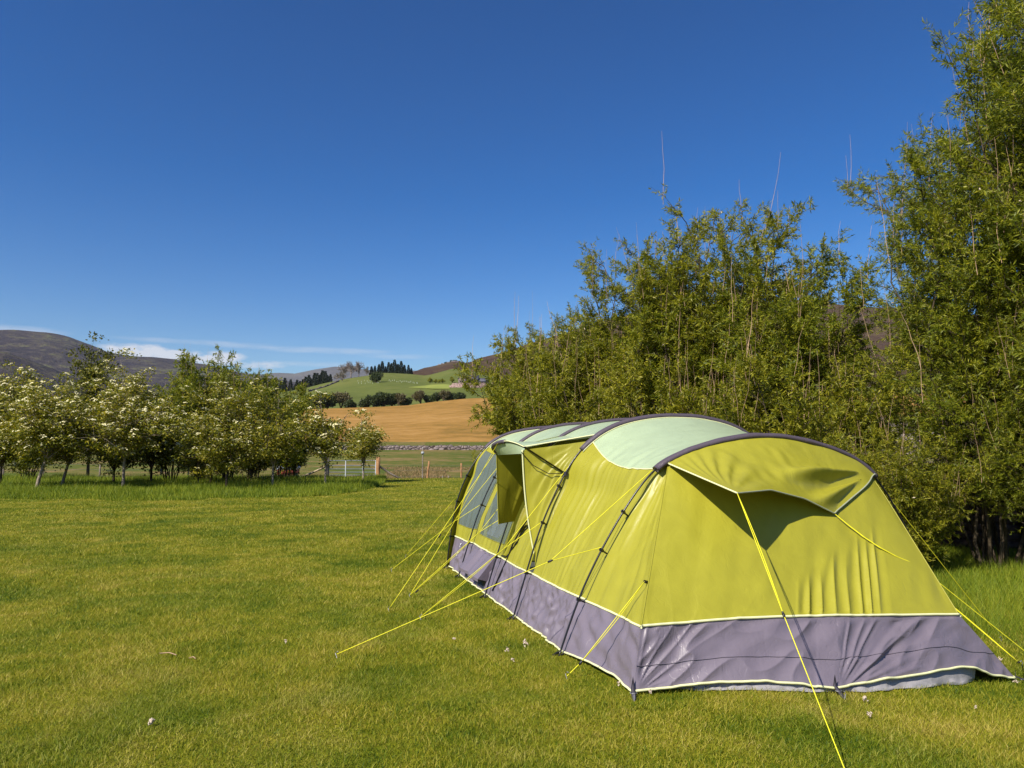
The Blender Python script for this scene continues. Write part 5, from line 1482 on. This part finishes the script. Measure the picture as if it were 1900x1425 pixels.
# air between here and the far hills
hm = bpy.data.materials.new('haze_air'); hm.use_nodes = True; hn = hm.node_tree; hn.nodes.clear()
ho = hn.nodes.new('ShaderNodeOutputMaterial'); pv = hn.nodes.new('ShaderNodeVolumePrincipled')
pv.inputs['Color'].default_value = (.80, .88, 1.0, 1); pv.inputs['Density'].default_value = HAZE
hn.links.new(pv.outputs[0], ho.inputs['Volume'])
hb = MB().box((0, 0, 640), (21000, 21000, 1290)).build('haze', hm); tag(hb, 'thin bluish air over the whole valley', None, None, 'stuff')

# fallen catkin fluff on the lawn
for (u, y, s, lab) in [(282, 1347, .022, 'biggest pale catkin tuft on the lawn near the bottom left'), (530, 1196, .016, 'small pale catkin tuft on the lawn left of the long guy rope'), (975, 1200, .026, 'pale catkin tuft on the lawn just left of the tent skirt'), (941, 1212, .018, 'flat beige catkin tuft left of the nearest pole foot'), (842, 1192, .014, 'tiny catkin tuft left of the tent, farthest of the near tufts'),
                       (951, 1231, .014, 'tiny pale tuft below the flat beige catkin tuft'), (1207, 1292, .016, 'pale tuft beside the near left peg of the tent'), (1149, 1276, .014, 'pinkish tuft left of the near left tent peg'), (1577, 1279, .016, 'pale tuft at the foot of the middle of the end wall'), (1605, 1305, .020, 'upright white tuft in front of the end wall'), (1613, 1334, .015, 'pinkish tuft below the upright white tuft'), (1764, 1270, .015, 'small white tuft in front of the right part of the end wall'), (1884, 1272, .015, 'white tuft beside the right corner of the tent'), (1855, 1229, .015, 'pale tuft right of the tent corner on the grass'), (1812, 1320, .012, 'tiny tuft on the lawn at the bottom right')]:
    p = GL(u, y); rngf = np.random.default_rng(int(u)); mb = MB()
    for i in range(9):
        a = unit(rngf.normal(size=3)); c = rngf.normal(size=3) * s * .4; mb.tube(np.stack([c - a * s * .6, c, c + a * s * .6]), [s * .1, s * .3, s * .08], 5)
    tag(link('catkin_tuft', mb.mesh('catkin_tuft', M['fluff']), None, (p[0], p[1], p[2] + .03)), lab, 'catkin', 'fallen catkins on the lawn')
for (u, y, ln, rz, lab) in [(312, 1222, .16, -.25, 'thin brown twig lying on the lawn at the left'), (357, 1230, .06, -.1, 'short brown twig end right of the thin twig on the lawn')]:
    p = GL(u, y); mb = MB().tube([[-ln / 2, 0, 0], [0, .01, .008], [ln / 2, -.01, 0]], .004, 5)
    o = link('fallen_twig', mb.mesh('fallen_twig', M['twig']), None, (p[0], p[1], p[2] + .035)); o.rotation_euler = (0, 0, rz); tag(o, lab, 'twig', 'twigs fallen on the lawn')
